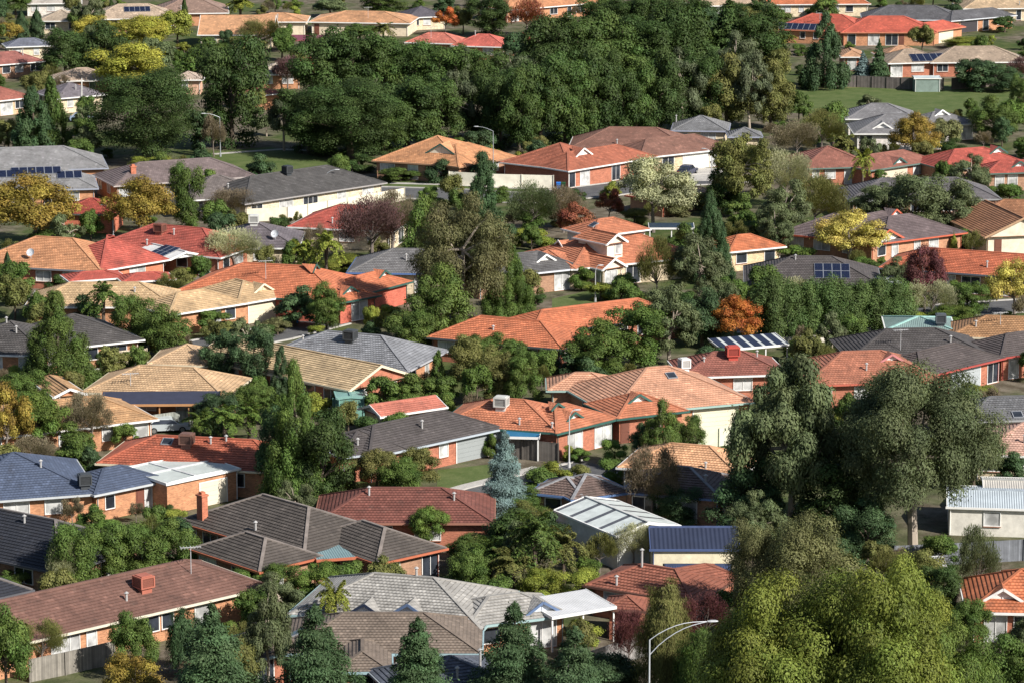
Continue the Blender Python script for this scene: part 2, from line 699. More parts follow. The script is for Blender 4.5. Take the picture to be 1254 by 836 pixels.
def opening(root, o, e, n, x, w, z0, z1, kind, col=None, rng=random):
    """window / door / garage door on a wall face; o is the face origin at floor level"""
    a = o + e * (x - w / 2) + Z * z0
    h = z1 - z0
    if kind == 'gar':
        GARAGES.append((a + e * w / 2, n, w))
        m = MB()
        k = 5
        for i in range(k):                                   # panel ribs
            m.box(a + Z * (h / k * i + 0.012) + n * 0.002, e * w, n * 0.045, Z * (h / k - 0.024))
        m.box(a + n * 0.001, e * w, n * 0.02, Z * h)
        g = m.build('garage_door', plain('garage_door_%s' % str(col), col or CREAM, 0.5, 0.06, 0.4), root)
        f = MB()
        f.box(a - e * 0.09 + n * 0.003, e * 0.088, n * 0.07, Z * (h + 0.09))
        f.box(a + e * (w + 0.002) + n * 0.003, e * 0.088, n * 0.07, Z * (h + 0.09))
        f.box(a + Z * (h + 0.002) + n * 0.003, e * w, n * 0.07, Z * 0.088)
        f.build('frame', plain('white_frame', WHITE, 0.5), g)
        return
    if kind == 'door':
        m = MB()
        m.box(a + n * 0.002, e * w, n * 0.04, Z * h)
        m.box(a + e * (w * 0.14) + Z * (h * 0.52) + n * 0.042, e * (w * 0.72), n * 0.02, Z * (h * 0.38))
        m.box(a + e * (w * 0.14) + Z * (h * 0.1) + n * 0.042, e * (w * 0.72), n * 0.02, Z * (h * 0.34))
        d = m.build('door', plain('door_%s' % str(col), col or (0.16, 0.06, 0.04), 0.5), root)
        hm = MB()
        hm.box(a + e * (w * 0.86) + Z * 1.0 + n * 0.063, e * 0.08, n * 0.05, Z * 0.05)
        hm.build('handle', plain('metal_handle', (0.5, 0.5, 0.5), 0.3, metal=1.0), d)
        return
    pale = rng.random() < (0.55 if kind == 'win' else 0.7)
    g = MB()
    g.box(a + n * 0.002, e * w, n * 0.012, Z * h)
    gm = glass_mat('blind_behind_glass', (0.46, 0.46, 0.45), 0.2) if pale else glass_mat('dark_glass', (0.03, 0.035, 0.045))
    r = g.build('window', gm, root)
    f = MB()
    t = 0.07
    f.box(a - e * t + n * 0.002 - Z * t, e * t, n * 0.07, Z * (h + 2 * t))
    f.box(a + e * w + n * 0.002 - Z * t, e * t, n * 0.07, Z * (h + 2 * t))
    f.box(a + n * 0.002 + Z * h, e * w, n * 0.07, Z * t)
    f.box(a + n * 0.002 - Z * t, e * w, n * 0.07, Z * t)
    nb = max(1, int(round(w / 0.95)))
    for i in range(1, nb):
        f.box(a + e * (w * i / nb - 0.025) + n * 0.015, e * 0.05, n * 0.045, Z * h)
    f.build('frame', plain('white_frame', WHITE, 0.5), r)
    sl = MB()
    sl.box(a - e * 0.1 - Z * (t + 0.06) + n * 0.003, e * (w + 0.2), n * 0.11, Z * 0.055)
    sl.build('sill', plain('brick_sill', (0.30, 0.13, 0.08), 0.85), r)


def house(label, wings, roof=(0.4, 0.13, 0.06), wall=(0.5, 0.2, 0.1), trim=WHITE, feats=(), auto=True, name='house', cat='house',
          group='brick houses of the suburb', rmat=None, rendered=False, cap=None, gable=None, course=0.34, joint_shade=0.55, lichen=0.3, seed=0):
    rng = random.Random(sum(map(ord, label)) + seed)
    for i, wi in enumerate(wings):
        wi.lift(0.0045 * i)
    c = sum((wi.P(wi.w / 2, wi.D / 2) for wi in wings), Vector()) / len(wings)
    c.z = 0
    root = empty(name, c, label, cat, group)
    HOUSES.append((label, wings, c))
    PROTECT.extend((f[1], f[2]) for f in feats if f[0] != 'ver')
    pls = []
    rm = MB()
    tiled = rmat is None
    for wi in wings:
        wp = wi.planes()
        pls += wp
        for pts, o, e, u in wp:
            courses(rm, pts, o, e, u, course if tiled else 0)
        z = Z * -0.03
        q = [wi.P(0, 0) + z, wi.P(0, wi.D) + z, wi.P(wi.w, wi.D) + z, wi.P(wi.w, 0) + z]
        rm.poly(q, [(0, 0)] * 4)
    # gablets
    gabs = []
    for ft in feats:
        if ft[0] == 'gab':
            hit = hit_roof(pls, ft[1], ft[2])
            if hit:
                gabs.append((hit, ft[3], ft[4] if len(ft) > 4 else trim))
    mat = rmat or tile_mat(roof, course=course, joint_shade=joint_shade, lichen=lichen)
    white_g = gable or WHITE
    for (t_, p, e, u, n), gw, tc in gabs:
        hz = Vector((-u.x, -u.y, 0)).normalized()            # outward, horizontal
        tg = 0.62
        gh = gw / 2 * tg
        tan_s = u.z / math.hypot(u.x, u.y)
        back = gh / tan_s
        oh = 0.25
        a, b, top = p - e * gw / 2, p + e * gw / 2, p + Z * gh
        bt = top - hz * back
        for s_, q in ((1, a), (-1, b)):
            q2 = q - e * s_ * 0.2 - Z * 0.2 * tg
            pts = [q2 + hz * oh, top + hz * oh, bt, q2]
            if s_ > 0:
                pts = pts[::-1]
            pts = [x + Z * 0.05 for x in pts]
            rm.poly(pts, [((x - q2).dot(hz), (x - q2).length) for x in pts])
        g = MB()
        g.poly([a, b, top])
        g.box(p - e * 0.05 + hz * 0.01, e * 0.1, hz * 0.04, Z * gh * 0.85)
        gg = g.build('gablet', plain('gable_panel_%s' % str(white_g), white_g, 0.7, 0.08), root)
        bm = MB()
        for q in (a, b):
            s_ = 1 if q is a else -1
            q2 = q - e * s_ * 0.2 - Z * 0.2 * tg
            bm.bar(q2 + hz * (oh + 0.02), top + hz * (oh + 0.02) + Z * 0.02, 0.06, 0.2)
        bm.build('barge_board', plain('barge_%s' % str(tc), tc, 0.5), gg)
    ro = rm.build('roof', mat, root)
    # ridge caps
    cc = cap or tuple(x * 0.82 for x in roof)
    for wi in wings:
        cm = MB()
        for a, b in [wi.ridge] + wi.hips:
            if (b - a).length > 0.3:
                cm.bar(a + Z * 0.03, b + Z * 0.03, 0.26, 0.11)
        cm.build('ridge_cap', plain('ridge_cap_%s' % str(cc), cc, 0.75, 0.25, 1.2), ro)
    # gutters and barges
    gm = MB()
    for wi in wings:
        w, D = wi.w, wi.D
        k = 0.13
        zz = -0.15
        gs = [x[0] for x in wi.gables]
        if 'f' not in gs: gm.box(wi.P(-k, -k, zz), wi.ux * (w + 2 * k), wi.uy * k, Z * 0.17)
        if 'b' not in gs: gm.box(wi.P(-k, D, zz), wi.ux * (w + 2 * k), wi.uy * k, Z * 0.17)
        if 'l' not in gs: gm.box(wi.P(-k, 0, zz), wi.ux * k, wi.uy * D, Z * 0.17)
        if 'r' not in gs: gm.box(wi.P(w, 0, zz), wi.ux * k, wi.uy * D, Z * 0.17)
        for sd, (a, b, top) in wi.gables:
            n = (b - a).cross(Z).normalized()
            for q in (a, b):
                gm.bar(q + n * 0.03 - Z * 0.06, top + n * 0.03 - Z * 0.06, 0.06, 0.24)
    gm.build('gutter', plain('gutter_%s' % str(trim), trim, 0.45, 0.08), root)
    dp = 0
    for wi in wings:
        if dp >= 3 or not wi.walls or wi.fl > 0:
            continue
        for sx in (wi.oh + .12, wi.w - wi.oh - .12):
            q = wi.P(sx, wi.oh - .06)
            if any(wj is not wi and wj.inside(q, .3) for wj in wings):
                continue
            pm = MB()
            top = wi.P(sx, -.06, -.1)
            pm.tube([top, q - Z * .45, Vector((q.x, q.y, .05))], .045, 6)
            pm.build('downpipe', plain('gutter_%s' % str(trim), trim, 0.45, 0.08), root)
            dp += 1
    # gable triangles
    for wi in wings:
        for sd, (a, b, top) in wi.gables:
            n = (b - a).cross(Z).normalized()
            q = MB()
            i = -n * 0.3 - Z * 0.04
            q.poly([a + i, b + i, top + i], [(0, 0), ((b - a).length, 0), ((b - a).length / 2, 2)])
            q.build('gable_end', brick_mat(white_g if gable else wall, rendered or bool(gable)), root)
    # walls
    for wc in [None] + sorted({wi.wcol for wi in wings if wi.wcol}):
        wm = MB()
        for wi in wings:
            if wi.walls and wi.wcol == wc:
                for nm, o, e, l, n in wi.faces():
                    hh = wi.eh - wi.fl - 0.035
                    wm.poly([o, o + e * l, o + e * l + Z * hh, o + Z * hh], [(0, 0), (l, 0), (l, hh), (0, hh)])
        if wm.f:
            wm.build('wall', brick_mat(wc or wall, rendered or bool(wc)), root)
    # openings
    used = []
    for ft in feats:
        k = ft[0]
        if k in ('win', 'tall', 'gar', 'door'):
            h = hit_wall(wings, ft[1], ft[2])
            if not h:
                print('MISS', label, ft)
                continue
            t_, o, e, l, n, x = h
            ww = {'door': 0.95}.get(k, ft[3] if len(ft) > 3 else 1.6)
            ww = min(ww, l - 0.3)
            x = max(ww / 2 + 0.1, min(l - ww / 2 - 0.1, x))
            z0, z1 = {'win': (0.95, 2.1), 'tall': (0.12, 2.12), 'gar': (0.03, 2.15), 'door': (0.05, 2.1)}[k]
            opening(root, o, e, n, x, ww, z0, z1, k, ft[4] if len(ft) > 4 else None, rng)
            used.append((o, n, x, ww))
    if auto:
        for i, wi in enumerate(wings):
            if not wi.walls:
                continue
            for nm, o, e, l, n in wi.faces():
                mid = o + e * l / 2
                if n.dot((CAMV - mid).normalized()) < 0.12 or l < 2.6:
                    continue
                x = 1.2 + rng.random() * 0.8
                while x < l - 1.2:
                    ww = rng.choice([0.9, 1.4, 1.8, 2.1])
                    ok = all(not ((uo - o).length < 0.01 and abs(ux_ - x) < (uw + ww) / 2 + 0.3) for uo, un, ux_, uw in used)
                    pt = o + e * x + n * 0.1
                    if ok and x + ww / 2 < l - 0.25 and not any(wj is not wi and wj.inside(pt, 0.3) for wj in wings):
                        opening(root, o, e, n, x, ww, 0.95 if rng.random() < .75 else .2, 2.1, 'win', None, rng)
                    x += ww + 1.0 + rng.random() * 1.6
    if tiled and len([f for f in feats if f[0] in ('vent', 'cool', 'ant')]) < 2:
        w0 = max(wings, key=lambda wi: wi.w * wi.D)
        for k in range(rng.choice([0, 1, 1, 2])):
            pp = w0.planes()[0]
            a_, b_ = rng.random(), rng.random()
            q = pp[0][0] + (pp[0][1] - pp[0][0]) * (.2 + .6 * a_)
            q = q + (sum(pp[0], Vector()) / len(pp[0]) - q) * (.35 + .8 * b_)
            rp = proj(q)
            h = hit_roof(pls, *rp)
            if h and not any(abs(rp[0] - o_[0]) < 25 for o_ in PROTECT[-12:]):
                PROTECT.append(rp)
                roof_item(root, 'ant' if rng.random() < .3 else 'vent', h, (rng.uniform(1.3, 2.2),) if False else ())
    for ft in feats:
        k = ft[0]
        if k in ('win', 'tall', 'gar', 'door', 'gab'):
            continue
        if k == 'ver':
            verandah(root, *ft[1:])
            continue
        h = hit_roof(pls, ft[1], ft[2])
        if not h:
            print('MISS', label, ft)
            continue
        roof_item(root, k, h, ft[3:])
    return root


def roof_item(root, k, h, arg):
    t_, p, e, u, n = h
    hz = Vector((-u.x, -u.y, 0)).normalized()
    if k == 'cool':
        col = arg[0] if arg else (0.42, 0.42, 0.40)
        sz = arg[1] if len(arg) > 1 else 1.15
        m = MB()
        b = p - Z * 0.25
        m.box(b - e * sz * .36 - hz * sz * .36, e * sz * .72, hz * sz * .72, Z * 0.55)      # dropper box
        q = b + Z * 0.5
        m.box(q - e * sz / 2 - hz * sz / 2, e * sz, hz * sz, Z * 0.1)                        # tray
        m.box(q - e * sz / 2 - hz * sz / 2 + Z * 0.78, e * sz, hz * sz, Z * 0.12)            # lid
        m.box(q - e * sz * .38 - hz * sz * .38 + Z * 0.902, e * sz * .76, hz * sz * .76, Z * 0.06)
        for sx in (-1, 1):
            for sy in (-1, 1):
                m.box(q + e * (sx * (sz / 2 - .06) - .06) + hz * (sy * (sz / 2 - .06) - .06) + Z * .1, e * .12, hz * .12, Z * .68)
        nm = 'cooler_%s' % str(col)
        o = m.build('rooftop_cooler', plain(nm, col, 0.55, 0.1), root)
        l = MB()
        i = sz * .45
        l.box(q - e * i - hz * i + Z * .1, e * 2 * i, hz * 2 * i, Z * .66)
        for s_ in range(5):                                                                 # louvres
            zz = q + Z * (.16 + s_ * .13)
            l.box(zz - e * (i + .02) - hz * (i + .02), e * (2 * i + .04), hz * (2 * i + .04), Z * .04)
        l.build('louvre_panel', plain(nm + '_louvre', tuple(x * .55 for x in col), 0.7), o)
    elif k == 'vent':
        m = MB()
        ht = arg[0] if arg else 0.7
        m.tube([p - Z * .1, p + Z * ht], 0.09, 8)
        m.tube([p + Z * ht, p + Z * (ht + .12)], [0.2, 0.05], 8)
        m.build('vent_pipe', plain('vent_metal', (0.36, 0.35, 0.34), 0.5), root)
    elif k == 'chim':
        m = MB()
        ht = arg[0] if arg else 1.3
        m.box(p - Z * .4 - e * .35 - hz * .3, e * .7, hz * .6, Z * (ht + .4))
        m.box(p + Z * ht - e * .42 - hz * .37, e * .84, hz * .74, Z * .14)
        m.box(p + Z * (ht + .14) - e * .2 - hz * .2, e * .4, hz * .4, Z * .22)
        m.build('chimney', brick_mat(arg[1] if len(arg) > 1 else (0.45, 0.14, 0.07)), root)
    elif k == 'ant':
        ht = arg[0] if arg else 2.2
        m = MB()
        m.tube([p - Z * .1, p + Z * ht], 0.035, 6)
        d = (Vector((1, 0.25, 0))).normalized()
        y = Vector((-d.y, d.x, 0))
        m.bar(p + Z * (ht - .1) - d * .8, p + Z * (ht - .1) + d * .8, 0.05)
        for i in range(7):
            q = p + Z * (ht - .1) + d * (-.75 + i * .25)
            m.bar(q - y * (.5 - i * .03), q + y * (.5 - i * .03), 0.03)
        m.build('antenna', plain('antenna_metal', (0.42, 0.42, 0.42), 0.4), root)
    elif k == 'dish':
        m = MB()
        rings = []
        ax = Vector((-.3, -1, .6)).normalized()
        x = ax.cross(Z).normalized(); y = x.cross(ax)
        c = p + Z * .7
        prev = None
        for j in range(4):
            r = .12 + .12 * j
            ring = [c + ax * (r * r * .7) + (x * math.cos(2 * math.pi * i / 14) + y * math.sin(2 * math.pi * i / 14)) * r for i in range(14)]
            if prev:
                for i in range(14):
                    m.poly([prev[i], prev[(i + 1) % 14], ring[(i + 1) % 14], ring[i]])
            else:
                m.poly(ring)
            prev = ring
        m.tube([p - Z * .1, p + Z * .7], 0.03, 6)
        m.bar(c, c + ax * .45, .03)
        m.build('satellite_dish', plain('dish_grey', (0.5, 0.52, 0.55), 0.4), root)
    elif k == 'sol':
        nx, ny = arg[0], arg[1]
        pw, ph = (arg[2] if len(arg) > 2 else (1.0, 1.55))
        al = MB()
        s_ = MB()
        o = p - e * (nx * pw / 2) - u * (ny * ph / 2) + n * 0.1
        for i in range(nx):
            for j in range(ny):
                a = o + e * (i * pw) + u * (j * ph)
                al.box(a + e * .01 + u * .01, e * (pw - .02), u * (ph - .02), n * .04)
                s_.box(a + e * .05 + u * .05 + n * .041, e * (pw - .1), u * (ph - .1), n * .006)
        f = al.build('solar_panel', plain('panel_frame', (0.5, 0.52, 0.55), 0.35, metal=.6), root)
        s_.build('solar_cells', solar_mat(), f)
    elif k == 'sky':
        m = MB()
        m.box(p - e * .5 - u * .5 + n * .01, e * 1.0, u * 1.0, n * .12)
        s_ = m.build('skylight', plain('skylight_frame', (0.25, 0.26, 0.28), .4), root)
        g = MB()
        g.box(p - e * .42 - u * .42 + n * .132, e * .84, u * .84, n * .01)
        g.build('pane', glass_mat('dark_glass', (0.03, 0.035, 0.045)), s_)


def verandah(root, Lx, Ly, Rx, Ry, D, col, posts=3, h=2.35, drop=-0.35, mat=None, pcol=WHITE, name='verandah_roof'):
    """skillion roof on posts: front edge L-R at height h, depth D away from the viewer, rising towards the back by -drop"""
    a, b = at(Lx, Ly, h), at(Rx, Ry, h)
    e = (b - a).normalized()
    l = (b - a).length
    y = Vector((-e.y, e.x, 0))
    up = (y * D - Z * drop)
    m = MB()
    n = e.cross(up).normalized()
    dn = up.length
    q = [a, b, b + up, a + up]
    m.poly([x + n * .06 for x in q], [(0, 0), (l, 0), (l, dn), (0, dn)])
    m.poly([x for x in q][::-1], [(0, 0), (0, 0), (0, 0), (0, 0)])
    for i in range(4):
        x, w = q[i], q[(i + 1) % 4]
        m.poly([x, w, w + n * .06, x + n * .06])
    r = m.build(name, mat or sheet_mat(col), root)
    f = MB()
    f.box(a - y * .1 - Z * .12 - e * .05, e * (l + .1), y * .08, Z * .22)
    f.box(a - e * .06 - Z * .12, e * .055, up, Z * .22)
    f.box(b + e * .005 - Z * .12, e * .055, up, Z * .22)
    f.build('fascia', plain('gutter_%s' % str(pcol), pcol, .45, .08), r)
    for i in range(posts):
        s_ = .1 + (l - .2) * i / max(1, posts - 1)
        c = a + e * s_ + y * .15
        c.z = 0
        pm = MB()
        pm.box(c - e * .06 - y * .06, e * .12, y * .12, Z * (h - .13))
        pm.build('post', plain('gutter_%s' % str(pcol), pcol, .45, .08), r)
    return r


def freestanding(label, cat, name, Lx, Ly, Rx, Ry, D, col, posts, group=None, **kw):
    h = kw.get('h', 2.35)
    a, b = at(Lx, Ly, h), at(Rx, Ry, h)
    c = (a + b) / 2
    c.z = 0
    root = empty(name, c, label, cat, group)
    verandah(root, Lx, Ly, Rx, Ry, D, col, posts, **dict(kw, name='roof_sheet'))
    return root


def fence(label, pts, h=1.8, col=(0.2, 0.18, 0.15), kind='timber', group='fences between the yards', post=2.4, name='fence', z=False):
    P_ = [at(*p) for p in pts]
    root = empty(name, P_[0], label, 'fence', group)
    pm = MB()
    posts = []
    u0 = 0
    for a, b in zip(P_, P_[1:]):
        d = b - a
        l = d.length
        e = d / l
        n = Vector((e.y, -e.x, 0))
        pm.box(a - n * .02, d, n * .04, Z * h, True)
        if kind == 'timber':
            pm.box(a - n * .03 + Z * (h + .002), d, n * .06, Z * .04)
        k = max(1, int(l / post))
        for i in range(k + (1 if b is P_[-1] else 0)):
            posts.append((a + d * (i / k), e, n))
    mt = paling_mat('palings_%s' % str(col), col) if kind in ('timber', 'steel') else plain('fence_panel_%s' % str(col), col, .7)
    pm.build('panel', mt, root)
    for c, e, n in posts[:60]:
        q = MB()
        q.box(c - e * .05 + n * .021, e * .1, n * .1, Z * (h + .06))
        q.build('post', plain('post_%s' % str(col), tuple(x * .8 for x in col), .8), root)
    return root

# ------------------------------------------------------------------ trees
PROTO = {}
nrng = np.random.default_rng(11)


def leaf_mesh(name, pos, nrm, size, var, warm, aspect=1.7, sag=None):
    """one small pointed quad per leaf clump; pos (n,3) in unit-tree space, nrm (n,3) facing, size (n,)"""
    n = len(pos)
    r = nrng.normal(size=(n, 3))
    if sag is not None:
        r = r * 0.45 + np.asarray(sag)
    t = np.cross(nrm, r)
    ln = np.linalg.norm(t, axis=1, keepdims=True)
    t = t / np.maximum(ln, 1e-6)
    b = np.cross(nrm, t)
    if sag is not None:
        t, b = b, t
    L = size[:, None] * aspect * 0.5
    Wd = size[:, None] * 0.5
    v = np.stack([pos - t * L, pos + b * Wd - t * L * .1, pos + t * L, pos - b * Wd - t * L * .1], 1).reshape(-1, 3)
    me = bpy.data.meshes.new(name)
    me.vertices.add(4 * n)
    me.vertices.foreach_set('co', v.astype(np.float32).ravel())
    me.loops.add(4 * n)
    me.loops.foreach_set('vertex_index', np.arange(4 * n, dtype=np.int32))
    me.polygons.add(n)
    me.polygons.foreach_set('loop_start', np.arange(0, 4 * n, 4, dtype=np.int32))
    me.update(calc_edges=True)
    for nm, arr in (('var', var), ('warm', warm)):
        a = me.attributes.new(nm, 'FLOAT', 'FACE')
        a.data.foreach_set('value', arr.astype(np.float32))
    me.materials.append(leaf_mat())
    return me


def unit(v):
    return v / np.maximum(np.linalg.norm(v, axis=-1, keepdims=True), 1e-9)


def rnd_dirs(n):
    return unit(nrng.normal(size=(n, 3)))


LOD = {'x': (4, 150000), 'n': (2.6, 76000), 'm': (1.0, 25000), 'f': (0.45, 9000)}
LEAFSZ = {'x': 0.0055, 'n': 0.0092, 'm': 0.0172, 'f': 0.032}


def clump_leaves(cen, rad, n, lod, up=0.35, shell=0.55, lsz=1.0, flat=0.8):
    """leaves on puffs: cen (k,3), rad (k,)"""
    w = rad ** 2
    idx = nrng.choice(len(cen), size=n, p=w / w.sum())
    d = rnd_dirs(n)
    d[:, 2] += up * nrng.random(n)
    d = unit(d)
    rr = shell + (1 - shell) * nrng.random(n) ** 0.6
    rr *= 1 + 0.18 * nrng.normal(size=n)
    off = d * (rr * rad[idx])[:, None]
    off[:, 2] *= flat
    pos = cen[idx] + off
    nrm = unit(d + 0.42 * rnd_dirs(n) + np.array([0, 0, .3]))
    cv = nrng.random(len(cen))
    cw = nrng.random(len(cen))
    var = np.clip(0.55 * cv[idx] + 0.45 * nrng.random(n), 0, 1)
    warm = np.clip(0.6 * cw[idx] + 0.4 * nrng.random(n), 0, 1)
    size = LEAFSZ[lod] * lsz * (0.6 + 0.8 * nrng.random(n))
    return pos, nrm, size, var, warm


def limbs(mb, rng, targets, base_r, h0, lean=0.0):
    """trunk with limbs reaching toward targets"""
    top = max(0.35, h0)
    pts = [(0, 0, -.02), (rng.uniform(-.02, .02), rng.uniform(-.02, .02), top * .5), (rng.uniform(-.05, .05) + lean, rng.uniform(-.05, .05), top)]
    mb.tube(pts, [base_r * 1.25, base_r, base_r * .55], 7)
    for t in targets:
        s = rng.uniform(.35, .95)
        a = Vector(pts[1]) * (1 - s) + Vector(pts[2]) * s
        t = Vector(t)
        mid = (a + t) / 2 + Vector((rng.uniform(-.04, .04), rng.uniform(-.04, .04), rng.uniform(-.02, .06)))
        mb.tube([a, mid, t], [base_r * .5, base_r * .34, base_r * .12], 5)


def make_tree(kind, lod, seed):
    """unit tree: height 1, crown about 1 wide; returns (crown mesh, trunk mesh)"""
    key = (kind, lod, seed)
    if key in PROTO:
        return PROTO[key]
    global nrng
    nrng = np.random.default_rng(seed * 77 + sum(map(ord, kind + lod)))
    rng = random.Random(seed * 31 + sum(map(ord, kind)))
    mul, nl = LOD[lod]
    tb = MB()
    bark = 'bark_brown'
    bc = (0.10, 0.075, 0.055)
    kw = {}
    if kind in ('round', 'shrub', 'dense', 'tall', 'gum'):
        K = {'x': 200, 'n': 110, 'm': 60, 'f': 26}[lod]
        if kind == 'shrub':
            K = K // 2
        d = rnd_dirs(K)
        lowest = -.55 if kind == 'round' else -.7 if kind == 'gum' else -.95
        d[:, 2] = np.where(d[:, 2] < lowest, -d[:, 2] * .6, d[:, 2])
        cen_d = d
        r = 0.55 + 0.45 * nrng.random(K) ** .5
        lob = 1 + .16 * np.sin(3 * np.arctan2(d[:, 1], d[:, 0]) + seed) + .12 * np.sin(4 * d[:, 2] + 2 * seed)
        hh = {'round': .40, 'gum': .45, 'shrub': .47, 'dense': .455, 'tall': .46}[kind]
        zc = {'round': .58, 'gum': .53, 'shrub': .46, 'dense': .52, 'tall': .52}[kind]
        cen = d * (r * lob)[:, None] * np.array([.41, .41, hh])
        cen[:, 2] += zc
        if kind == 'tall':
            taper = np.clip(1.25 - .75 * np.clip(cen[:, 2] - .3, 0, 1), .3, 1)
            cen[:, :2] *= taper[:, None]
        if kind == 'gum':                                     # uneven heads of foliage with gaps between them
            hd = rnd_dirs(15)
            hd[:, 2] = np.abs(hd[:, 2]) - .35
            keep = nrng.random(len(cen)) < .8
            cen, cen_d, K = cen[keep], cen_d[keep], int(keep.sum())
            near = np.argmax(cen_d @ hd.T, axis=1)
            cen = cen + (unit(hd)[near] * np.array([.36, .36, .36]) + np.array([0, 0, .55]) - cen) * .27
        rad = (.085 + .09 * nrng.random(K)) * (.72 if kind == 'gum' else 1) * (1.25 if lod == 'f' else 1) * (1.2 if kind == 'shrub' else 1)
        up, fl = {'dense': (1.0, .68), 'gum': (.9, .8), 'tall': (.5, 1.5), 'shrub': (.6, .8), 'round': (.7, .75)}[kind]
        pos, nrm, size, var, warm = clump_leaves(cen, rad, nl, lod, up=up, flat=fl, lsz=1.25 if kind == 'gum' else 1.0)
        if kind == 'gum':
            kw = dict(sag=(0, 0, .6), aspect=2.2)
            limbs(tb, rng, [tuple(c * np.array([.97, .97, 1])) for c in cen[:18]], .028, .55, rng.uniform(-.06, .06))
            bark, bc = 'bark_pale', (0.36, 0.30, 0.24)
        else:
            limbs(tb, rng, [tuple(c) for c in cen[:9]], .028, .5)
    elif kind == 'conif':
        tiers = {'x': 26, 'n': 22, 'm': 17, 'f': 12}[lod]
        P_, Nn, V, Wm, Sg = [], [], [], [], []
        tot = 0
        br = []
        for i in range(tiers):
            t = i / (tiers - 1)
            z = .05 + .93 * t
            R = .5 * (1 - t) ** .8 * (.8 + .4 * nrng.random()) + .02
            nb = max(3, int(9 * (1 - t) + 3))
            a0 = nrng.random() * 6.28
            for j in range(nb):
                br.append((z + nrng.normal() * .012, a0 + 6.283 * j / nb + nrng.normal() * .2, R * (.6 + .6 * nrng.random())))
        per = nl // len(br)
        for z, a, R in br:
            m = max(8, int(per * (.35 + 2.2 * R)))
            s = nrng.random(m) ** .62
            dx, dy = math.cos(a), math.sin(a)
            x = s * R
            wv = (.05 + .09 * (1 - s)) * (R * 1.5 + .06) / .5
            lat = nrng.normal(size=m) * wv
            zz = z + R * (.30 * s - .30 * s ** 2) + nrng.normal(size=m) * .014 - np.abs(lat) * .15
            P_.append(np.stack([x * dx - lat * dy, x * dy + lat * dx, zz], 1))
            nn = unit(np.stack([np.full(m, dx * .55), np.full(m, dy * .55), np.full(m, .75)], 1) + .6 * rnd_dirs(m))
            Nn.append(nn)
            Sg.append(np.stack([np.full(m, dx), np.full(m, dy), .3 - .5 * s], 1))
            cv = nrng.random()
            V.append(np.clip(.6 * cv + .25 * nrng.random(m) + .25 * s, 0, 1))
            Wm.append(np.clip(.5 * nrng.random() + .5 * nrng.random(m), 0, 1))
        pos, nrm, var, warm = np.concatenate(P_), np.concatenate(Nn), np.concatenate(V), np.concatenate(Wm)
        size = LEAFSZ[lod] * 1.0 * (.6 + .8 * nrng.random(len(pos)))
        kw = dict(sag=np.concatenate(Sg) * .9, aspect=2.6)
        tb.tube([(0, 0, -.02), (0, 0, .5), (0, 0, .96)], [.028, .018, .004], 6)
    elif kind == 'cyp':
        K = {'x': 240, 'n': 170, 'm': 90, 'f': 40}[lod]
        z = nrng.random(K) ** 1.5 * .95 + .02
        a = nrng.random(K) * 6.283
        env = .47 * (1 - z) ** .9 * (1 + .15 * np.sin(a * 2 + seed) * np.cos(z * 9 + seed)) + .015
        R = env * (.6 + .42 * nrng.random(K) ** .5)
        cen = np.stack([R * np.cos(a), R * np.sin(a), z], 1)
        rad = (.05 + .05 * nrng.random(K)) * (.65 + .6 * (1 - z)) * (1.45 if lod == 'f' else 1.2 if lod == 'm' else 1)
        pos, nrm, size, var, warm = clump_leaves(cen, rad, nl, lod, up=.7, shell=.5, flat=1.15)
        pos[:, 2] += .16 * np.maximum(0, np.linalg.norm(pos[:, :2], axis=1) - .15) * nrng.random(len(pos))
        out = np.stack([pos[:, 0], pos[:, 1], np.full(len(pos), .35)], 1)
        kw = dict(sag=unit(out) * .9, aspect=2.4)
        tb.tube([(0, 0, -.02), (0, 0, .5), (0, 0, .93)], [.03, .02, .004], 6)
    elif kind == 'column':
        m = int(nl * .6)
        z = nrng.random(m)
        R = .46 * np.sin(np.clip(z * 1.05 + .08, 0, 1) ** .8 * math.pi) ** .6 * (1 - .35 * z)
        a = nrng.random(m) * 6.283
        lump = 1 + .18 * np.sin(a * 3 + z * 17 + seed) + .12 * np.sin(a * 5 - z * 31)
        R = R * lump * (.8 + .25 * nrng.random(m))
        pos = np.stack([R * np.cos(a), R * np.sin(a), .02 + .97 * z], 1)
        nrm = unit(np.stack([np.cos(a), np.sin(a), np.full(m, .25)], 1) + .55 * rnd_dirs(m))
        var = np.clip(.5 * (lump - .7) / .6 + .5 * nrng.random(m), 0, 1)
        warm = nrng.random(m)
        size = LEAFSZ[lod] * (.6 + .8 * nrng.random(m))
        kw = dict(sag=(0, 0, 1.0), aspect=2.4)
        tb.tube([(0, 0, -.02), (0, 0, .5), (0, 0, .9)], [.03, .02, .005], 6)
    elif kind == 'euc':
        K = {'x': 170, 'n': 110, 'm': 60, 'f': 26}[lod]
        d = rnd_dirs(K)
        d[:, 2] = np.abs(d[:, 2]) * 1.25 - .62
        d = unit(d)
        r = .5 + .5 * nrng.random(K) ** .5
        lob = 1 + .22 * np.sin(2 * np.arctan2(d[:, 1], d[:, 0]) + seed * 1.7)
        cen = d * (r * lob)[:, None] * np.array([.42, .42, .43])
        cen[:, 2] += .555
        rad = .06 + .075 * nrng.random(K)
        if lod == 'f':
            rad *= 1.3
        pos, nrm, size, var, warm = clump_leaves(cen, rad, int(nl * .9), lod, up=.5, shell=.55, lsz=.9, flat=.75)
        kw = dict(sag=(0, 0, .7), aspect=2.1)
        limbs(tb, rng, [tuple(c * np.array([.95, .95, 1])) for c in cen[:16]], .024, .62, rng.uniform(-.06, .06))
        bark, bc = 'bark_pale', (0.36, 0.30, 0.24)
    elif kind in ('bare', 'autumn'):
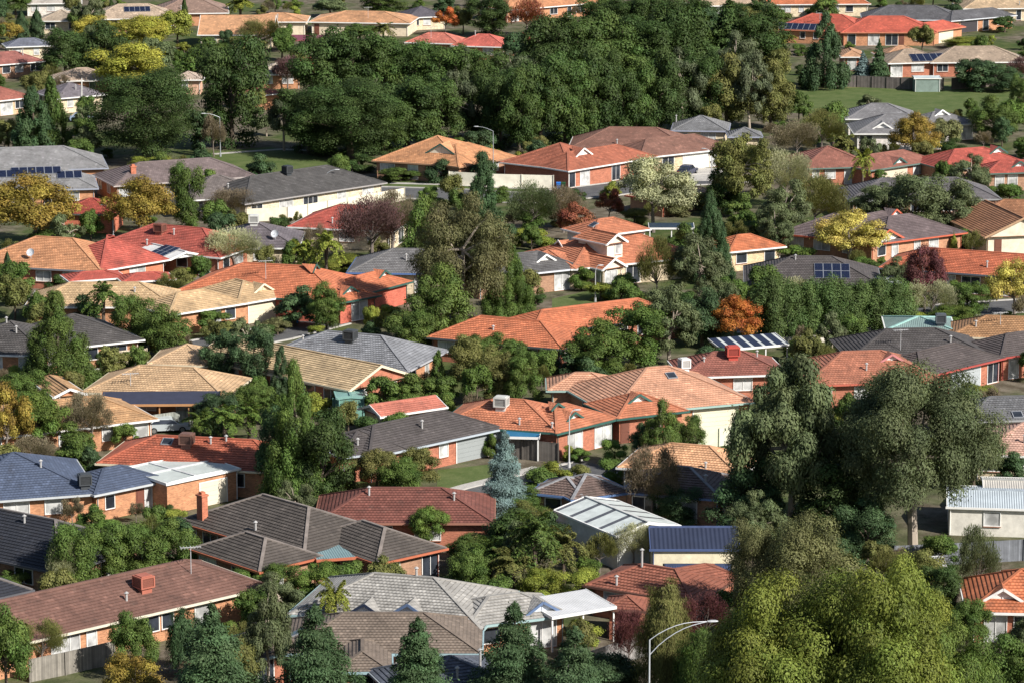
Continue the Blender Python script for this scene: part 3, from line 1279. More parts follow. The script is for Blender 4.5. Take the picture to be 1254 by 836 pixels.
        # fine upward twigs, with few (bare) or many (autumn) leaves
        K = {'x': 100, 'n': 80, 'm': 50, 'f': 24}[lod]
        d = rnd_dirs(K)
        d[:, 2] = np.abs(d[:, 2]) - .3
        d = unit(d)
        cen = d * (.45 + .55 * nrng.random(K) ** .5)[:, None] * np.array([.42, .42, .42 if kind == 'autumn' else .38])
        cen[:, 2] += .53 if kind == 'autumn' else .57
        rad = .08 + .08 * nrng.random(K)
        if kind == 'bare':
            m = int(nl * .55)
            idx = nrng.integers(0, K, m)
            dd = rnd_dirs(m)
            pos = cen[idx] + dd * (rad[idx] * 1.25 * nrng.random(m) ** .5)[:, None]
            out = unit(pos - np.array([0, 0, .25]))
            nrm = unit(np.cross(out, rnd_dirs(m)))
            var = np.clip(.4 * nrng.random(K)[idx] + .6 * nrng.random(m), 0, 1)
            warm = nrng.random(m)
            size = LEAFSZ[lod] * .42 * (.6 + .8 * nrng.random(m))
            # orient along 'out'
            kw = dict(aspect=6.0, sag=(0, 0, 1.0))
        else:
            pos, nrm, size, var, warm = clump_leaves(cen, rad, int(nl * .95), lod, up=.3, shell=.3, lsz=.9)
        limbs(tb, rng, [tuple(c) for c in cen[:14]], .022, .45)
        bark, bc = 'bark_grey', (0.17, 0.14, 0.12)
    elif kind == 'weep':
        K = {'x': 90, 'n': 70, 'm': 44, 'f': 20}[lod]
        d = rnd_dirs(K)
        d[:, 2] = np.abs(d[:, 2])
        cen = d * (.6 + .4 * nrng.random(K))[:, None] * np.array([.36, .36, .38])
        cen[:, 2] += .56
        m = nl
        idx = nrng.integers(0, K, m)
        drop = nrng.random(m) ** 1.2 * (.28 + .3 * nrng.random(K)[idx])
        pos = cen[idx] + np.stack([nrng.normal(size=m) * .035, nrng.normal(size=m) * .035, -drop], 1)
        pos[:, :2] *= (1 + .25 * drop)[:, None]
        pos[:, 2] = np.maximum(pos[:, 2], .03)
        o2 = pos * np.array([1, 1, 0.2])
        nrm = unit(unit(o2) + .5 * rnd_dirs(m))
        var = np.clip(.55 * nrng.random(K)[idx] + .45 * nrng.random(m), 0, 1)
        warm = nrng.random(m)
        size = LEAFSZ[lod] * .8 * (.6 + .8 * nrng.random(m))
        kw = dict(aspect=3.2, sag=(0, 0, 1.0))
        limbs(tb, rng, [tuple(c) for c in cen[:8]], .025, .5)
    elif kind == 'palm':
        P_, Nn = [], []
        nf = 22
        m = {'x': 900, 'n': 420, 'm': 240, 'f': 110}[lod]
        for f in range(nf):
            a = 6.283 * f / nf * 2.4 + nrng.random() * .4
            el = nrng.uniform(-.25, 1.25)
            L = .46 * (.8 + .3 * nrng.random())
            s = nrng.random(m)
            out = L * (s * math.cos(el * .8) + .0)
            zz = .72 + L * (s * math.sin(el) - .75 * s ** 2 * (1.0 if el < .9 else .6))
            lat = np.where(nrng.random(m) < .5, 1, -1) * nrng.random(m) * .085 * np.sin(np.clip(s, .05, 1) * 2.9)
            dx, dy = math.cos(a), math.sin(a)
            P_.append(np.stack([out * dx - lat * dy, out * dy + lat * dx, zz - np.abs(lat) * .6], 1))
            Nn.append(unit(np.stack([np.full(m, dx * .3), np.full(m, dy * .3), np.full(m, .9)], 1) + .5 * rnd_dirs(m)))
        pos, nrm = np.concatenate(P_), np.concatenate(Nn)
        var, warm = nrng.random(len(pos)), nrng.random(len(pos))
        size = LEAFSZ[lod] * 1.1 * (.6 + .8 * nrng.random(len(pos)))
        kw = dict(aspect=2.6)
        tb.tube([(0, 0, -.02), (.01, 0, .35), (0, .01, .73)], [.045, .034, .04], 8)
    pos = np.array(pos)
    if kind != 'palm':
        q = pos.copy()
        zs = 1.0 / np.percentile(pos[:, 2], 99.7)
        rr = np.linalg.norm(pos[:, :2], axis=1)
        xs = (.5 if kind not in ('cyp', 'conif', 'column') else .5) / np.percentile(rr, 98.5)
        pos = pos * np.array([xs, xs, zs])
    mn = leaf_mesh('crown_' + kind, pos, nrm, size, var, warm, **kw)
    tr = tb.build('trunk', bark_mat(bark, bc))
    tm = tr.data
    bpy.data.objects.remove(tr)
    PROTO[key] = (mn, tm)
    return PROTO[key]


GREENS = {
    'dk': (0.042, 0.070, 0.020), 'mid': (0.072, 0.112, 0.026), 'lime': (0.13, 0.19, 0.028), 'olive': (0.118, 0.122, 0.038),
    'grey': (0.088, 0.110, 0.050), 'spruce': (0.115, 0.165, 0.16), 'yel': (0.42, 0.36, 0.09), 'gold': (0.22, 0.165, 0.035), 'orange': (0.33, 0.115, 0.03), 'hedge': (0.066, 0.105, 0.032),
    'red': (0.10, 0.036, 0.036), 'brown': (0.15, 0.125, 0.08), 'silver': (0.29, 0.29, 0.17), 'plum': (0.105, 0.060, 0.058), 'brn2': (0.108, 0.11, 0.046),
    'bright': (0.092, 0.14, 0.030), 'pine': (0.046, 0.080, 0.034), 'yg': (0.165, 0.19, 0.034), 'gum': (0.128, 0.155, 0.030), 'sun': (0.25, 0.24, 0.04), 'navy': (0.04, 0.075, 0.03), 'redor': (0.20, 0.075, 0.04),
}
trng = random.Random(5)
KIND_NAME = {'round': 'broadleaf_tree', 'dense': 'evergreen_tree', 'tall': 'cypress_tree', 'shrub': 'garden_shrub', 'conif': 'conifer_tree', 'cyp': 'cypress_tree', 'gum': 'gum_tree', 'column': 'pencil_pine',
             'euc': 'eucalyptus_tree', 'bare': 'bare_tree', 'autumn': 'autumn_tree', 'weep': 'weeping_tree', 'palm': 'palm_tree'}
GROUPS = {'round': 'leafy garden trees', 'dense': 'dense evergreen trees', 'tall': 'upright cypress trees', 'shrub': 'garden shrubs', 'conif': 'conifers', 'cyp': 'conifers', 'gum': 'gum trees', 'column': 'pencil pines',
          'euc': 'gum trees', 'bare': 'thin twiggy trees', 'autumn': 'autumn coloured trees', 'weep': 'weeping trees', 'palm': 'palms'}
NTREE = [0]
TREES = []


def tree(kind, x, yb, yt, w, col, label, seed=None, group=None, lod=None, lean=0.0):
    """x, yb: pixel of the foot; yt: pixel row of the top; w: crown width in pixels"""
    g = at(x, yb)
    def clash(q):
        return any(wi.inside(q, 0.15) for lb_, ws, c_ in HOUSES for wi in ws if wi.walls)
    if clash(g):                                          # slide the foot out of the house, keeping the sight line
        for dy in range(2, 90, 2):
            if not clash(at(x, yb + dy)):
                yb = yb + dy
                break
            if not clash(at(x, yb - dy)):
                yb = yb - dy
                break
        g = at(x, yb)
        yt = min(yt, yb - 12)
    top = at_y(x, yt, g.y)
    h = max(.5, top.z)
    wid = w / ppm(yb)
    hpx = max(yb - yt, w)
    lod = lod or ('x' if hpx > 225 else 'n' if hpx > 135 else 'm' if hpx > 55 else 'f')
    NTREE[0] += 1
    seed = seed if seed is not None else trng.randrange({'x': 2, 'n': 3, 'm': 4, 'f': 4}[lod])
    cm, tm = make_tree(kind, lod, seed)
    root = empty(KIND_NAME[kind], g, label, 'shrub' if kind == 'shrub' else 'tree', group or GROUPS[kind])
    root.rotation_euler = (trng.uniform(-.03, .03), trng.uniform(-.03, .03) + lean, trng.uniform(0, 6.283))
    k = {'column': 1 / .9, 'conif': 1.0, 'palm': 1.0}.get(kind, 1.0)
    root.scale = (wid * k, wid * k, h)
    c = GREENS[col] if isinstance(col, str) else col
    j = trng.uniform(.88, 1.12)
    for nm, me in (('crown', cm), ('trunk', tm)):
        o = bpy.data.objects.new(nm, me)
        C.objects.link(o)
        o.parent = root
        o.color = (c[0] * j, c[1] * j * trng.uniform(.96, 1.04), c[2] * j, 1)
    TREES.append((g.x, g.y, wid / 2))
    return root

# ------------------------------------------------------------------ street things
def lamp(label, x, yb, yt, arm=(1.8, 0), double=False, col=(0.34, 0.36, 0.38)):
    g = at(x, yb)
    top = at_y(x, yt, g.y)
    h = top.z
    root = empty('street_lamp', g, label, 'street lamp', 'street lamps')
    a = Vector((arm[0], arm[1], 0))
    mt = plain('galvanised_%s' % str(col), col, .45, .08, metal=.3)
    p = MB()
    p.tube([g, g + Z * h * .55, g + Z * h], [.085, .06, .045], 8)
    p.tube([g, g + Z * .5], [.15, .14], 8)
    po = p.build('pole', mt, root)
    m = MB()
    base = g + Z * h
    if double:
        for z0, z1, bow in ((0, 1.05, .3), (-.95, 1.05, .3)):
            pts = [base + Z * z0 + a * s + Z * ((z1 - z0) * (s ** .8) + bow * math.sin(s * 3.1416)) for s in (0, .15, .3, .45, .6, .75, .9, 1)]
            m.tube(pts, .027, 6)
        tip = base + a + Z * 1.05
    else:
        pts = [base + a * s + Z * .6 * math.sin(s * 1.57) for s in (0, .2, .45, .7, 1)]
        m.tube(pts, .035, 6)
        tip = base + a + Z * .6
    m.build('arm', mt, root)
    d = a.normalized()
    n = Vector((-d.y, d.x, 0))
    hd = MB()
    for s, w_, t_ in ((0, .07, .06), (.2, .12, .09), (.5, .12, .08), (.66, .05, .04)):
        hd.v += [tuple(tip + d * s + n * w_), tuple(tip + d * s + n * w_ * .6 + Z * t_), tuple(tip + d * s - n * w_ * .6 + Z * t_), tuple(tip + d * s - n * w_)]
    for i in range(3):
        for j in range(4):
            hd.f.append((4 * i + j, 4 * i + (j + 1) % 4, 4 * i + 4 + (j + 1) % 4, 4 * i + 4 + j)); hd.uv.append([(0, 0)] * 4)
    hd.f += [(0, 3, 2, 1), (12, 13, 14, 15)]; hd.uv += [[(0, 0)] * 4] * 2
    ho = hd.build('lamp_head', plain('lamp_head', (.36, .37, .38), .5), root)
    le = MB()
    le.box(tip + d * .12 - n * .08 - Z * .03, d * .36, n * .16, Z * .025)
    le.build('lens', glass_mat('lamp_lens', (.6, .6, .55), .2), ho)
    return root


def power_pole(label, x, yb, yt, arm=1.2, col=(.3, .27, .24)):
    g = at(x, yb)
    top = at_y(x, yt, g.y)
    root = empty('power_pole', g, label, 'pole', 'poles along the streets')
    m = MB()
    m.tube([g, top], [.14, .09], 8)
    m.build('pole', plain('pole_%s' % str(col), col, .7), root)
    if arm:
        c = MB()
        e = Vector((1, .15, 0)).normalized()
        q = top - Z * .5
        c.bar(q - e * arm, q + e * arm, .1, .12)
        for s in (-.9, -.4, .4, .9):
            c.tube([q + e * arm * s + Z * .05, q + e * arm * s + Z * .28], [.05, .03], 6)
        c.build('crossarm', plain('crossarm', (.5, .47, .43), .7), root)
    return root


def bin_(label, x, yb, col):
    g = at(x, yb)
    root = empty('wheelie_bin', g, label, 'bin', 'wheelie bins')
    m = MB()
    a = [(-.22, -.26), (.22, -.26), (.22, .2), (-.22, .2)]
    b = [(-.29, -.34), (.29, -.34), (.29, .32), (-.29, .32)]
    A = [g + Vector((p[0], p[1], .08)) for p in a]
    B = [g + Vector((p[0], p[1], .98)) for p in b]
    m.poly(A[::-1]); m.poly(B)
    for i in range(4):
        m.poly([A[i], A[(i + 1) % 4], B[(i + 1) % 4], B[i]])
    m.build('bin_body', plain('bin_%s' % str(col), col, .45), root)
    l = MB()
    l.box(g + Vector((-.31, -.37, .985)), (.62, 0, 0), (0, .72, .03), (0, 0, .06))
    l.box(g + Vector((-.25, .36, .95)), (.5, 0, 0), (0, .06, 0), (0, 0, .05))
    l.build('lid', plain('binlid_%s' % str(col), tuple(min(1, c * 1.2) for c in col), .45), root)
    for s in (-1, 1):
        w = MB()
        c = g + Vector((s * .26, .26, .1))
        w.tube([c - Vector((.03, 0, 0)), c + Vector((.03, 0, 0))], .1, 10)
        w.build('wheel', plain('rubber', (.02, .02, .02), .8), root)
    return root


CAR_MB = {}


def car(label, x, yb, ang, col):
    g = at(x, yb)
    root = empty('parked_car', g, label, 'car', 'parked cars')
    ca, sa = math.cos(ang), math.sin(ang)
    ex, ey = Vector((ca, sa, 0)), Vector((-sa, ca, 0))

    def prof(pts, hw, inset=0.0, tum=None):
        m = MB()
        n = len(pts)
        Lr = [g + ex * p[0] - ey * (hw - (tum[i] if tum else 0)) + Z * p[1] for i, p in enumerate(pts)]
        Rr = [g + ex * p[0] + ey * (hw - (tum[i] if tum else 0)) + Z * p[1] for i, p in enumerate(pts)]
        m.poly(Lr); m.poly(Rr[::-1])
        for i in range(n):
            j = (i + 1) % n
            m.poly([Lr[j], Lr[i], Rr[i], Rr[j]])
        return m
    paint = plain('car_paint_%s' % str(col), col, .25, .03)
    body = [(-2.1, .3), (2.1, .3), (2.18, .55), (2.08, .72), (1.2, .86), (-1.6, .92), (-2.12, .9), (-2.2, .6)]
    prof(body, .86).build('body', paint, root)
    cab = [(1.1, .862), (.45, 1.36), (.2, 1.43), (-1.1, 1.43), (-1.35, 1.38), (-1.95, .922)]
    tum = [.06, .2, .22, .22, .2, .08]
    c = prof(cab, .84, tum=tum).build('cabin', paint, root)
    gl = MB()
    for s in (-1, 1):
        q = [(.92, .93, .8), (.4, 1.3, .68), (-1.1, 1.35, .68), (-1.65, .97, .8)]
        pts = [g + ex * a + ey * (s * (b + .012)) + Z * h for a, h, b in q]
        gl.poly(pts if s < 0 else pts[::-1])
    for (a0, h0, a1, h1) in ((1.08, .9, .5, 1.34), (-1.38, 1.36, -1.9, .97)):
        up = .014
        pts = [g + ex * (a0 + (up if a0 > 0 else -up)) + ey * y + Z * (h0 + up) for y in (-.7, .7)] + [g + ex * (a1 + (up if a0 > 0 else -up)) + ey * y + Z * (h1 + up) for y in (.6, -.6)]
        gl.poly(pts)
    gl.build('windows', glass_mat('dark_glass', (0.03, 0.035, 0.045)), root)
    for sx in (-1.35, 1.35):
        for sy in (-1, 1):
            w = MB()
            cc = g + ex * sx + ey * (sy * .8) + Z * .32
            w.tube([cc - ey * .11, cc + ey * .11], .32, 14)
            t = w.build('wheel', plain('rubber', (.02, .02, .02), .8), root)
            r = MB()
            r.tube([cc + ey * (sy * .105), cc + ey * (sy * .125)], .2, 12)
            r.build('rim', plain('rim', (.45, .46, .47), .3, metal=.8), t)
    for nm, xx, cc in (('headlight', 2.1, (.7, .7, .66)), ('tail_light', -2.2, (.4, .02, .02))):
        for sy in (-1, 1):
            l = MB()
            l.box(g + ex * (xx - .03) + ey * (sy * .6 - .16) + Z * .6, ex * .1 if xx > 0 else ex * .06, ey * .32, Z * .13)
            l.build(nm, plain(nm, cc, .25), root)
    return root


def structure(name, mat, pts, z):
    m = MB()
    m.poly([at(px, py) + Z * z for px, py in pts])
    o = m.build(name, mat)
    o['kind'] = 'structure'
    return o


def strip(name, mat, pts, w, z, kerb=None):
    """road or path of width w metres along pixel points"""
    P_ = [at(*p) for p in pts]
    m = MB()
    Ls, Rs = [], []
    for i, p in enumerate(P_):
        d = (P_[min(i + 1, len(P_) - 1)] - P_[max(i - 1, 0)]).normalized()
        n = Vector((-d.y, d.x, 0))
        Ls.append(p + n * w / 2); Rs.append(p - n * w / 2)
    for i in range(len(P_) - 1):
        m.poly([Rs[i] + Z * z, Rs[i + 1] + Z * z, Ls[i + 1] + Z * z, Ls[i] + Z * z])
    o = m.build(name, mat)
    o['kind'] = 'structure'
    if kerb:
        k = MB()
        for S, sg in ((Ls, 1), (Rs, -1)):
            for a, b in zip(S, S[1:]):
                d = (b - a)
                n = Vector((-d.y, d.x, 0)).normalized() * sg
                k.box(a, d, n * .3, Z * .12)
        ko = k.build('kerb', kerb)
        ko['kind'] = 'structure'
    return o

# ------------------------------------------------------------------ the setting
gm_ = MB()
gm_.poly([(-1500, 20, 0), (1500, 20, 0), (1500, 3500, 0), (-1500, 3500, 0)])
g_ = gm_.build('ground', ground_mat())
g_['kind'] = 'structure'
ASPH = speck_mat('asphalt', (.075, .075, .08), (.11, .11, .11), .5)
CONC = speck_mat('concrete', (.36, .34, .31), (.46, .44, .40), .7)
LAWN = speck_mat('lawn', (.062, .095, .024), (.105, .13, .045), .35, fine=5)
KERB = plain('kerb_concrete', (.42, .40, .37), .8)
DRY = speck_mat('dry_grass', (.17, .15, .07), (.12, .13, .045), .3)
structure('lawn', LAWN, [(235, 203), (262, 186), (330, 180), (420, 200), (405, 212), (290, 210)], .004)
strip('path', CONC, [(262, 189), (300, 186), (345, 183), (400, 186)], 1.3, .008)
structure('field', LAWN, [(945, 138), (958, 108), (1254, 100), (1300, 120), (1280, 142), (1100, 142)], .004)
structure('field', DRY, [(960, 110), (960, 106), (1254, 98), (1254, 102)], .008)
structure('lawn', LAWN, [(535, 600), (536, 575), (600, 568), (640, 590), (640, 612), (590, 612)], .004)
structure('lawn', LAWN, [(676, 392), (676, 366), (740, 352), (770, 372), (735, 392)], .004)
strip('road', ASPH, [(380, 236), (470, 236), (560, 239), (640, 243), (720, 236), (830, 222), (960, 214)], 8.5, .008, KERB)
strip('grass_verge', LAWN, [(480, 227), (560, 230), (640, 234)], 2.6, .006)
strip('footpath', CONC, [(478, 224.5), (560, 226.5), (640, 231), (700, 228)], 1.3, .012)
strip('footpath', CONC, [(540, 604), (575, 594), (600, 588), (660, 572)], 1.5, .012)
strip('road', ASPH, [(520, 640), (570, 617), (600, 605), (660, 590), (740, 570)], 5.5, .008, KERB)
strip('driveway', CONC, [(862, 206), (868, 222)], 6.5, .016)
strip('road', ASPH, [(-20, 470), (60, 452), (140, 438), (250, 425), (330, 410), (400, 392)], 6.5, .008, KERB)
strip('road', ASPH, [(900, 400), (1000, 400), (1100, 384), (1300, 372)], 6.5, .008, KERB)
strip('driveway', speck_mat('pavers', (.30, .22, .15), (.38, .29, .20), 1.0), [(640, 244), (690, 246)], 5, .016)

# ------------------------------------------------------------------ houses (eave corners in photo pixels)
OR, OR2, TAN, RUST = (.47, .18, .098), (.46, .13, .055), (.50, .34, .20), (.34, .13, .085)
BRN, DBRN, DGR, GRY = (.175, .093, .072), (.125, .085, .07), (.085, .075, .07), (.26, .255, .25)
RED, SLT, PNK, MAR = (.40, .095, .07), (.075, .095, .145), (.52, .28, .18), (.20, .062, .045)
LGY = (.33, .315, .29)
BO, BR, BC, BT = (.50, .235, .115), (.42, .145, .08), (.68, .58, .40), (.36, .2, .12)
GRN, BLU, NAV, CRM = (.035, .10, .085), (.10, .15, .26), (.02, .03, .06), (.66, .58, .42)
WH = (.74, .73, .70)

# bottom row
house('long brown tiled house with a red box cooler, nearest at the bottom left corner',
      [W(-40, 803, 332, 717, r=(210, 689), ends='gh')], BRN, BO, (.62, .57, .45),
      [('cool', 176, 722, (.36, .12, .08), 1.25), ('vent', 155, 735, .6), ('ant', 234, 702, 2.2), ('tall', 80, 790, 2.4), ('win', 112, 783, .8),
       ('win', 205, 757, 1.0), ('tall', 248, 744, 1.4), ('win', 186, 764, 1.2)], auto=False, joint_shade=.72)
house('light grey tiled house with white carport and two small blue gablets',
      [W(352, 752, 590, 771, r=(530, 707)), W(572, 768, 700, 752, r=(625, 727), ends='hh')], LGY, BO, (.30, .42, .42),
      [('gab', 447, 752, 2.6, NAV), ('gab', 500, 752, 2.6, BLU), ('gab', 664, 748, 2.4, BLU), ('vent', 510, 706), ('tall', 664, 775, 2.2), ('win', 600, 785, 1.4),
       ('ver', 676, 756, 754, 743, 4.5, (.62, .62, .62), 3, 2.7, -.2)], gable=(.5, .55, .62), joint_shade=.42)
house('brown flat-tiled hipped house in front of the light grey roof',
      [W(345, 800, 590, 800, r=(480, 750)), W(408, 823, 480, 822, D=7, ax='y'), W(300, 812, 380, 790, r=(350, 762))], (.19, .15, .12), BR, (.30, .42, .45),
      [('sky', 365, 775)], joint_shade=.5, course=.3)
house('slate grey house cut by the bottom edge with a tall vent pipe', [W(500, 868, 655, 850, r=(590, 795))], (.10, .11, .135), BR, (.3, .33, .35), [('vent', 588, 815, 1.2)])
house('rusty brown tiled house behind the lime hedge below the sheds',
      [W(716, 716, 850, 738, r=(790, 691)), W(785, 727, 908, 706, r=(850, 697)), W(738, 745, 790, 748, D=6, ax='x', r=(760, 728))], (.27, .10, .065), BR, (.16, .08, .06),
      [('vent', 755, 716, .7), ('vent', 786, 694, 1.4)], joint_shade=.42)
house('bright orange tiled house with red cooler at the lower right edge',
      [W(1184, 749, 1330, 752, r=(1245, 685), p=26), W(1236, 735, 1330, 737, D=8, ax='y', ends='gh')], (.48, .16, .075), BR, WH,
      [('cool', 1231, 694, (.42, .09, .06), 1.3), ('gab', 1228, 733, 2.6, WH), ('tall', 1219, 768, 1.6)], gable=WH, joint_shade=.6)
house('charcoal tiled house at the left edge behind a row of round trees',
      [W(75, 702, 180, 666, D=19, ax='y', p=25), W(-60, 745, 40, 722, D=12, ax='y', p=25)], (.026, .028, .036), BT, (.1, .1, .11), [('vent', 30, 640, .6)], cap=(.16, .14, .13), lichen=.1)
house('large dark brown hipped house with a teal steel roof panel',
      [W(372, 684, 488, 654, D=16, ax='y', p=24), W(462, 690, 547, 671, D=10, ax='y', p=24), W(318, 700, 396, 681, D=9, ax='y', p=24)], (.092, .078, .068), BT, (.42, .13, .07),
      [('ver', 388, 686, 442, 682, 4.5, (.17, .25, .26), 2, 2.45, -.35, None, (.42, .13, .07)), ('tall', 530, 695, 1.6), ('chim', 248, 634, 1.9)], joint_shade=.42, cap=(.2, .17, .15))
# middle rows
house('slate blue tiled house with grey gutters left of the white carport',
      [W(-60, 617, 120, 604, r=(30, 553)), W(116, 606, 209, 587, r=(150, 569), p=21)], SLT, BO, (.45, .47, .48),
      [('vent', 50, 572, .6), ('cool', 104, 596, (.05, .055, .06), 1.1), ('tall', 186, 606, 1.5), ('door', 172, 609)], lichen=.1, joint_shade=.6)
g2 = house('pale flat-roofed garage of orange brick beside the slate blue house',
           [W(150, 575, 206, 591, D=6, ends='gg', p=1.5, ax='x', eh=2.8, oh=.12), W(204, 592, 293, 573, D=7, ends='gg', p=1.5, ax='x', eh=2.8, oh=.12)], (.5, .52, .5), BO, WH,
           [('gar', 261, 599, 2.9, (.62, .56, .44))], auto=False, rmat=sheet_mat((.52, .56, .53)), name='garage', cat='garage', cap=(.5, .5, .5))
house('red-orange tiled house half in tree shadow with a brown cooler', [W(118, 567, 352, 579, r=(240, 535))], (.40, .115, .065), BO, CRM,
      [('cool', 229, 546, (.15, .08, .06), 1.2), ('vent', 258, 543, .6), ('vent', 277, 540, .5), ('sky', 205, 541)], joint_shade=.45)
house('dark red-brown tiled house under the lime bush in mid picture', [W(385, 640, 605, 640, r=(510, 597))], (.18, .068, .052), BR, (.3, .14, .1), [('vent', 452, 606, .7), ('vent', 556, 612, .6)], joint_shade=.42)
house('dark grey hipped house with a wide grey garage door facing the lawn',
      [W(452, 560, 617, 524, r=(545, 502)), W(416, 560, 500, 550, r=(455, 526))], (.09, .078, .075), BR, (.38, .42, .46), [('gar', 584, 550, 4.9, (.27, .29, .29)), ('win', 543, 560, 1.0), ('vent', 438, 545, .6)], joint_shade=.5, auto=False)
house('long orange tiled house with dark green trim and three gablets',
      [W(535, 520, 684, 530, r=(622, 488)), W(682, 531, 758, 512, r=(715, 488)), W(756, 513, 843, 503, r=(785, 480))], OR, BR, GRN,
      [('gab', 702, 512, 1.9, GRN), ('gab', 681, 499, 1.4, GRN), ('gab', 782, 491, 2.2, GRN), ('cool', 614, 500, (.5, .5, .47), 1.25), ('vent', 636, 520, .6), ('tall', 704, 540, 1.9),
       ('tall', 738, 534, 2.2), ('vent', 676, 524, .5), ('door', 765, 528)], joint_shade=.5)
house('coral roofed pavilion with an arched white gable behind the dark garage house', [W(466, 510, 547, 498, r=(508, 492), ends='gg', p=20, eh=2.1)], (.48, .17, .12), BC, WH, [], auto=False, gable=WH,
      name='pavilion', cat='pavilion', group=None)
house('broad pinkish tan tiled house with a cream garage at its right end',
      [W(670, 478, 760, 478, r=(720, 456)), W(748, 508, 926, 492, r=(830, 447))], PNK, (.6, .3, .16), (.30, .42, .38),
      [('gar', 876, 513, 4.6, (.70, .64, .48)), ('cool', 838, 453, (.62, .62, .6), 1.0), ('vent', 882, 462, .6), ('sky', 822, 460)], lichen=.2, joint_shade=.5)
house('brown hipped house with blue fascia beside the blue spruce',
      [W(647, 603, 715, 610, r=(690, 570)), W(700, 612, 776, 602, r=(730, 558)), W(760, 602, 885, 612, r=(820, 570))], (.15, .105, .09), BT, (.10, .17, .33), [('vent', 864, 590, .6)], joint_shade=.45, cap=(.24, .24, .25))
house('small pale orange tiled house behind the brown hips', [W(756, 572, 908, 584, r=(830, 543))], (.60, .34, .19), BC, WH, [('vent', 864, 573, .5)], joint_shade=.5)
house('white steel shed with a striped roof beside the blue roofed shed', [W(756, 656, 833, 643, D=9.5, ax='y', ends='gg', p=13, eh=2.9, oh=.1)], (.6, .6, .58), (.66, .66, .62), WH, [], auto=False, rendered=True,
      rmat=stripe_mat((.10, .10, .11), (.60, .64, .61), 2.2, .22), name='shed', cat='shed', group='steel sheds', gable=(.70, .69, .62))
house('cream shed with a plain navy blue roof', [W(797, 672, 906, 672, r=(850, 645), ends='gg', p=16, oh=.1, eh=2.6)], (.07, .10, .21), (.74, .66, .47), (.07, .1, .21), [], auto=False, rendered=True,
      rmat=sheet_mat((.022, .03, .06), .35, .65), name='shed', cat='shed', group='steel sheds')
house('pale weatherboard shed with one window behind the grey fence', [W(1160, 620, 1320, 625, r=(1230, 600), ends='gg', p=10, oh=.15)], (.4, .45, .5), (.66, .63, .56), WH, [('win', 1215, 631, 1.3)], auto=False,
      rendered=True, rmat=sheet_mat((.42, .47, .50)), name='shed', cat='shed', group='steel sheds')
house('pale grey steel roofed shed beyond the weatherboard shed', [W(1205, 603, 1320, 606, r=(1260, 588), ends='gg', p=10)], (.4, .4, .38), (.6, .55, .45), WH, [], auto=False, rendered=True, rmat=sheet_mat((.48, .45, .40)),
      name='shed', cat='shed', group='steel sheds')
house('pink tiled house at the right edge below a grey roof', [W(1190, 556, 1320, 560, r=(1250, 513))], (.50, .31, .24), BC, WH, [], joint_shade=.45)
house('mid grey tiled house at the right edge with a skylight', [W(1178, 516, 1320, 512, r=(1240, 485))], (.14, .14, .145), BC, (.3, .3, .3), [('sky', 1246, 508)])
house('dark brown house with pale grey garage door and white windows at the right',
      [W(1130, 462, 1231, 438, r=(1150, 424)), W(1226, 438, 1320, 425, r=(1262, 405))], (.10, .082, .078), BR, (.35, .07, .06), [('gar', 1182, 465, 4.6, (.36, .39, .40)), ('tall', 1216, 458, 1.7), ('tall', 1241, 448, 1.2, )], auto=False)
house('long dark grey roofed house behind the grey garage house', [W(1040, 440, 1215, 436, r=(1130, 402))], (.08, .072, .07), BT, (.12, .11, .11), [('vent', 1164, 420, .7)])
house('terracotta tiled house with a white gablet behind the two gum trees', [W(985, 472, 1156, 466, r=(1080, 429))], (.36, .145, .09), BR, (.45, .12, .08), [('gab', 1092, 441, 2.0, (.5, .2, .2))], joint_shade=.7)
house('maroon tiled house carrying a red box cooler', [W(836, 462, 965, 458, r=(900, 430))], (.26, .10, .075), BR, WH, [('cool', 897, 438, (.42, .07, .05), 1.3), ('vent', 927, 437, .6), ('vent', 862, 443, .4)], joint_shade=.45)
freestanding('pergola roofed in black and white striped sheet', 'pergola', 'pergola', 884, 429, 966, 422, 3.4, WH, 4, mat=stripe_mat((.02, .025, .05), (.5, .52, .5), 1.25, .74), h=2.6, drop=-.5)
house('low house with a pale teal steel roof at the right', [W(1085, 404, 1170, 405, r=(1130, 388), p=12)], (.3, .5, .46), BC, WH, [('cool', 1152, 398, (.08, .09, .1), 1.1)], rmat=sheet_mat((.20, .275, .255)))
house('ochre tiled house at the right edge beside the teal roof', [W(1162, 412, 1340, 418, r=(1250, 388))], (.36, .20, .10), BT, CRM, [('vent', 1195, 400, .6), ('ant', 1225, 398, 1.4)], joint_shade=.5)
# left middle
house('long tan tiled house with a navy shade sail verandah',
      [W(100, 480, 277, 488, r=(190, 448))], TAN, BO, CRM, [('ant', 160, 472, 1.3), ('ver', 122, 496, 268, 495, 3.6, (.05, .06, .12), 5, 2.5, -.45, plain('shade_cloth', (.03, .034, .06), .9), (.42, .22, .1))], joint_shade=.5)
house('orange-tan tiled house with white barges at the left edge',
      [W(-40, 540, 193, 513, r=(80, 488)), W(66, 486, 106, 482, D=8, ax='y', ends='gh')], (.45, .27, .14), BO, WH, [('tall', 172, 524, 1.4), ('win', 133, 534, 1.2)], joint_shade=.5)
house('small tan hipped house behind the long tan roof', [W(180, 446, 262, 448, r=(220, 421))], (.52, .36, .22), BO, CRM, [])
house('tan tiled house with an orange brick gable facing right', [W(428, 478, 506, 459, D=22, ax='y', ends='gg', p=21)], (.50, .37, .22), BR, CRM, [('win', 480, 474, 1.2)], joint_shade=.5)
house('large blue-grey roofed house with a black box cooler', [W(318, 438, 500, 454, r=(430, 408))], (.23, .235, .25), BO, (.4, .4, .42), [('cool', 429, 418, (.05, .055, .06), 1.2), ('vent', 371, 417, .5)], joint_shade=.45)
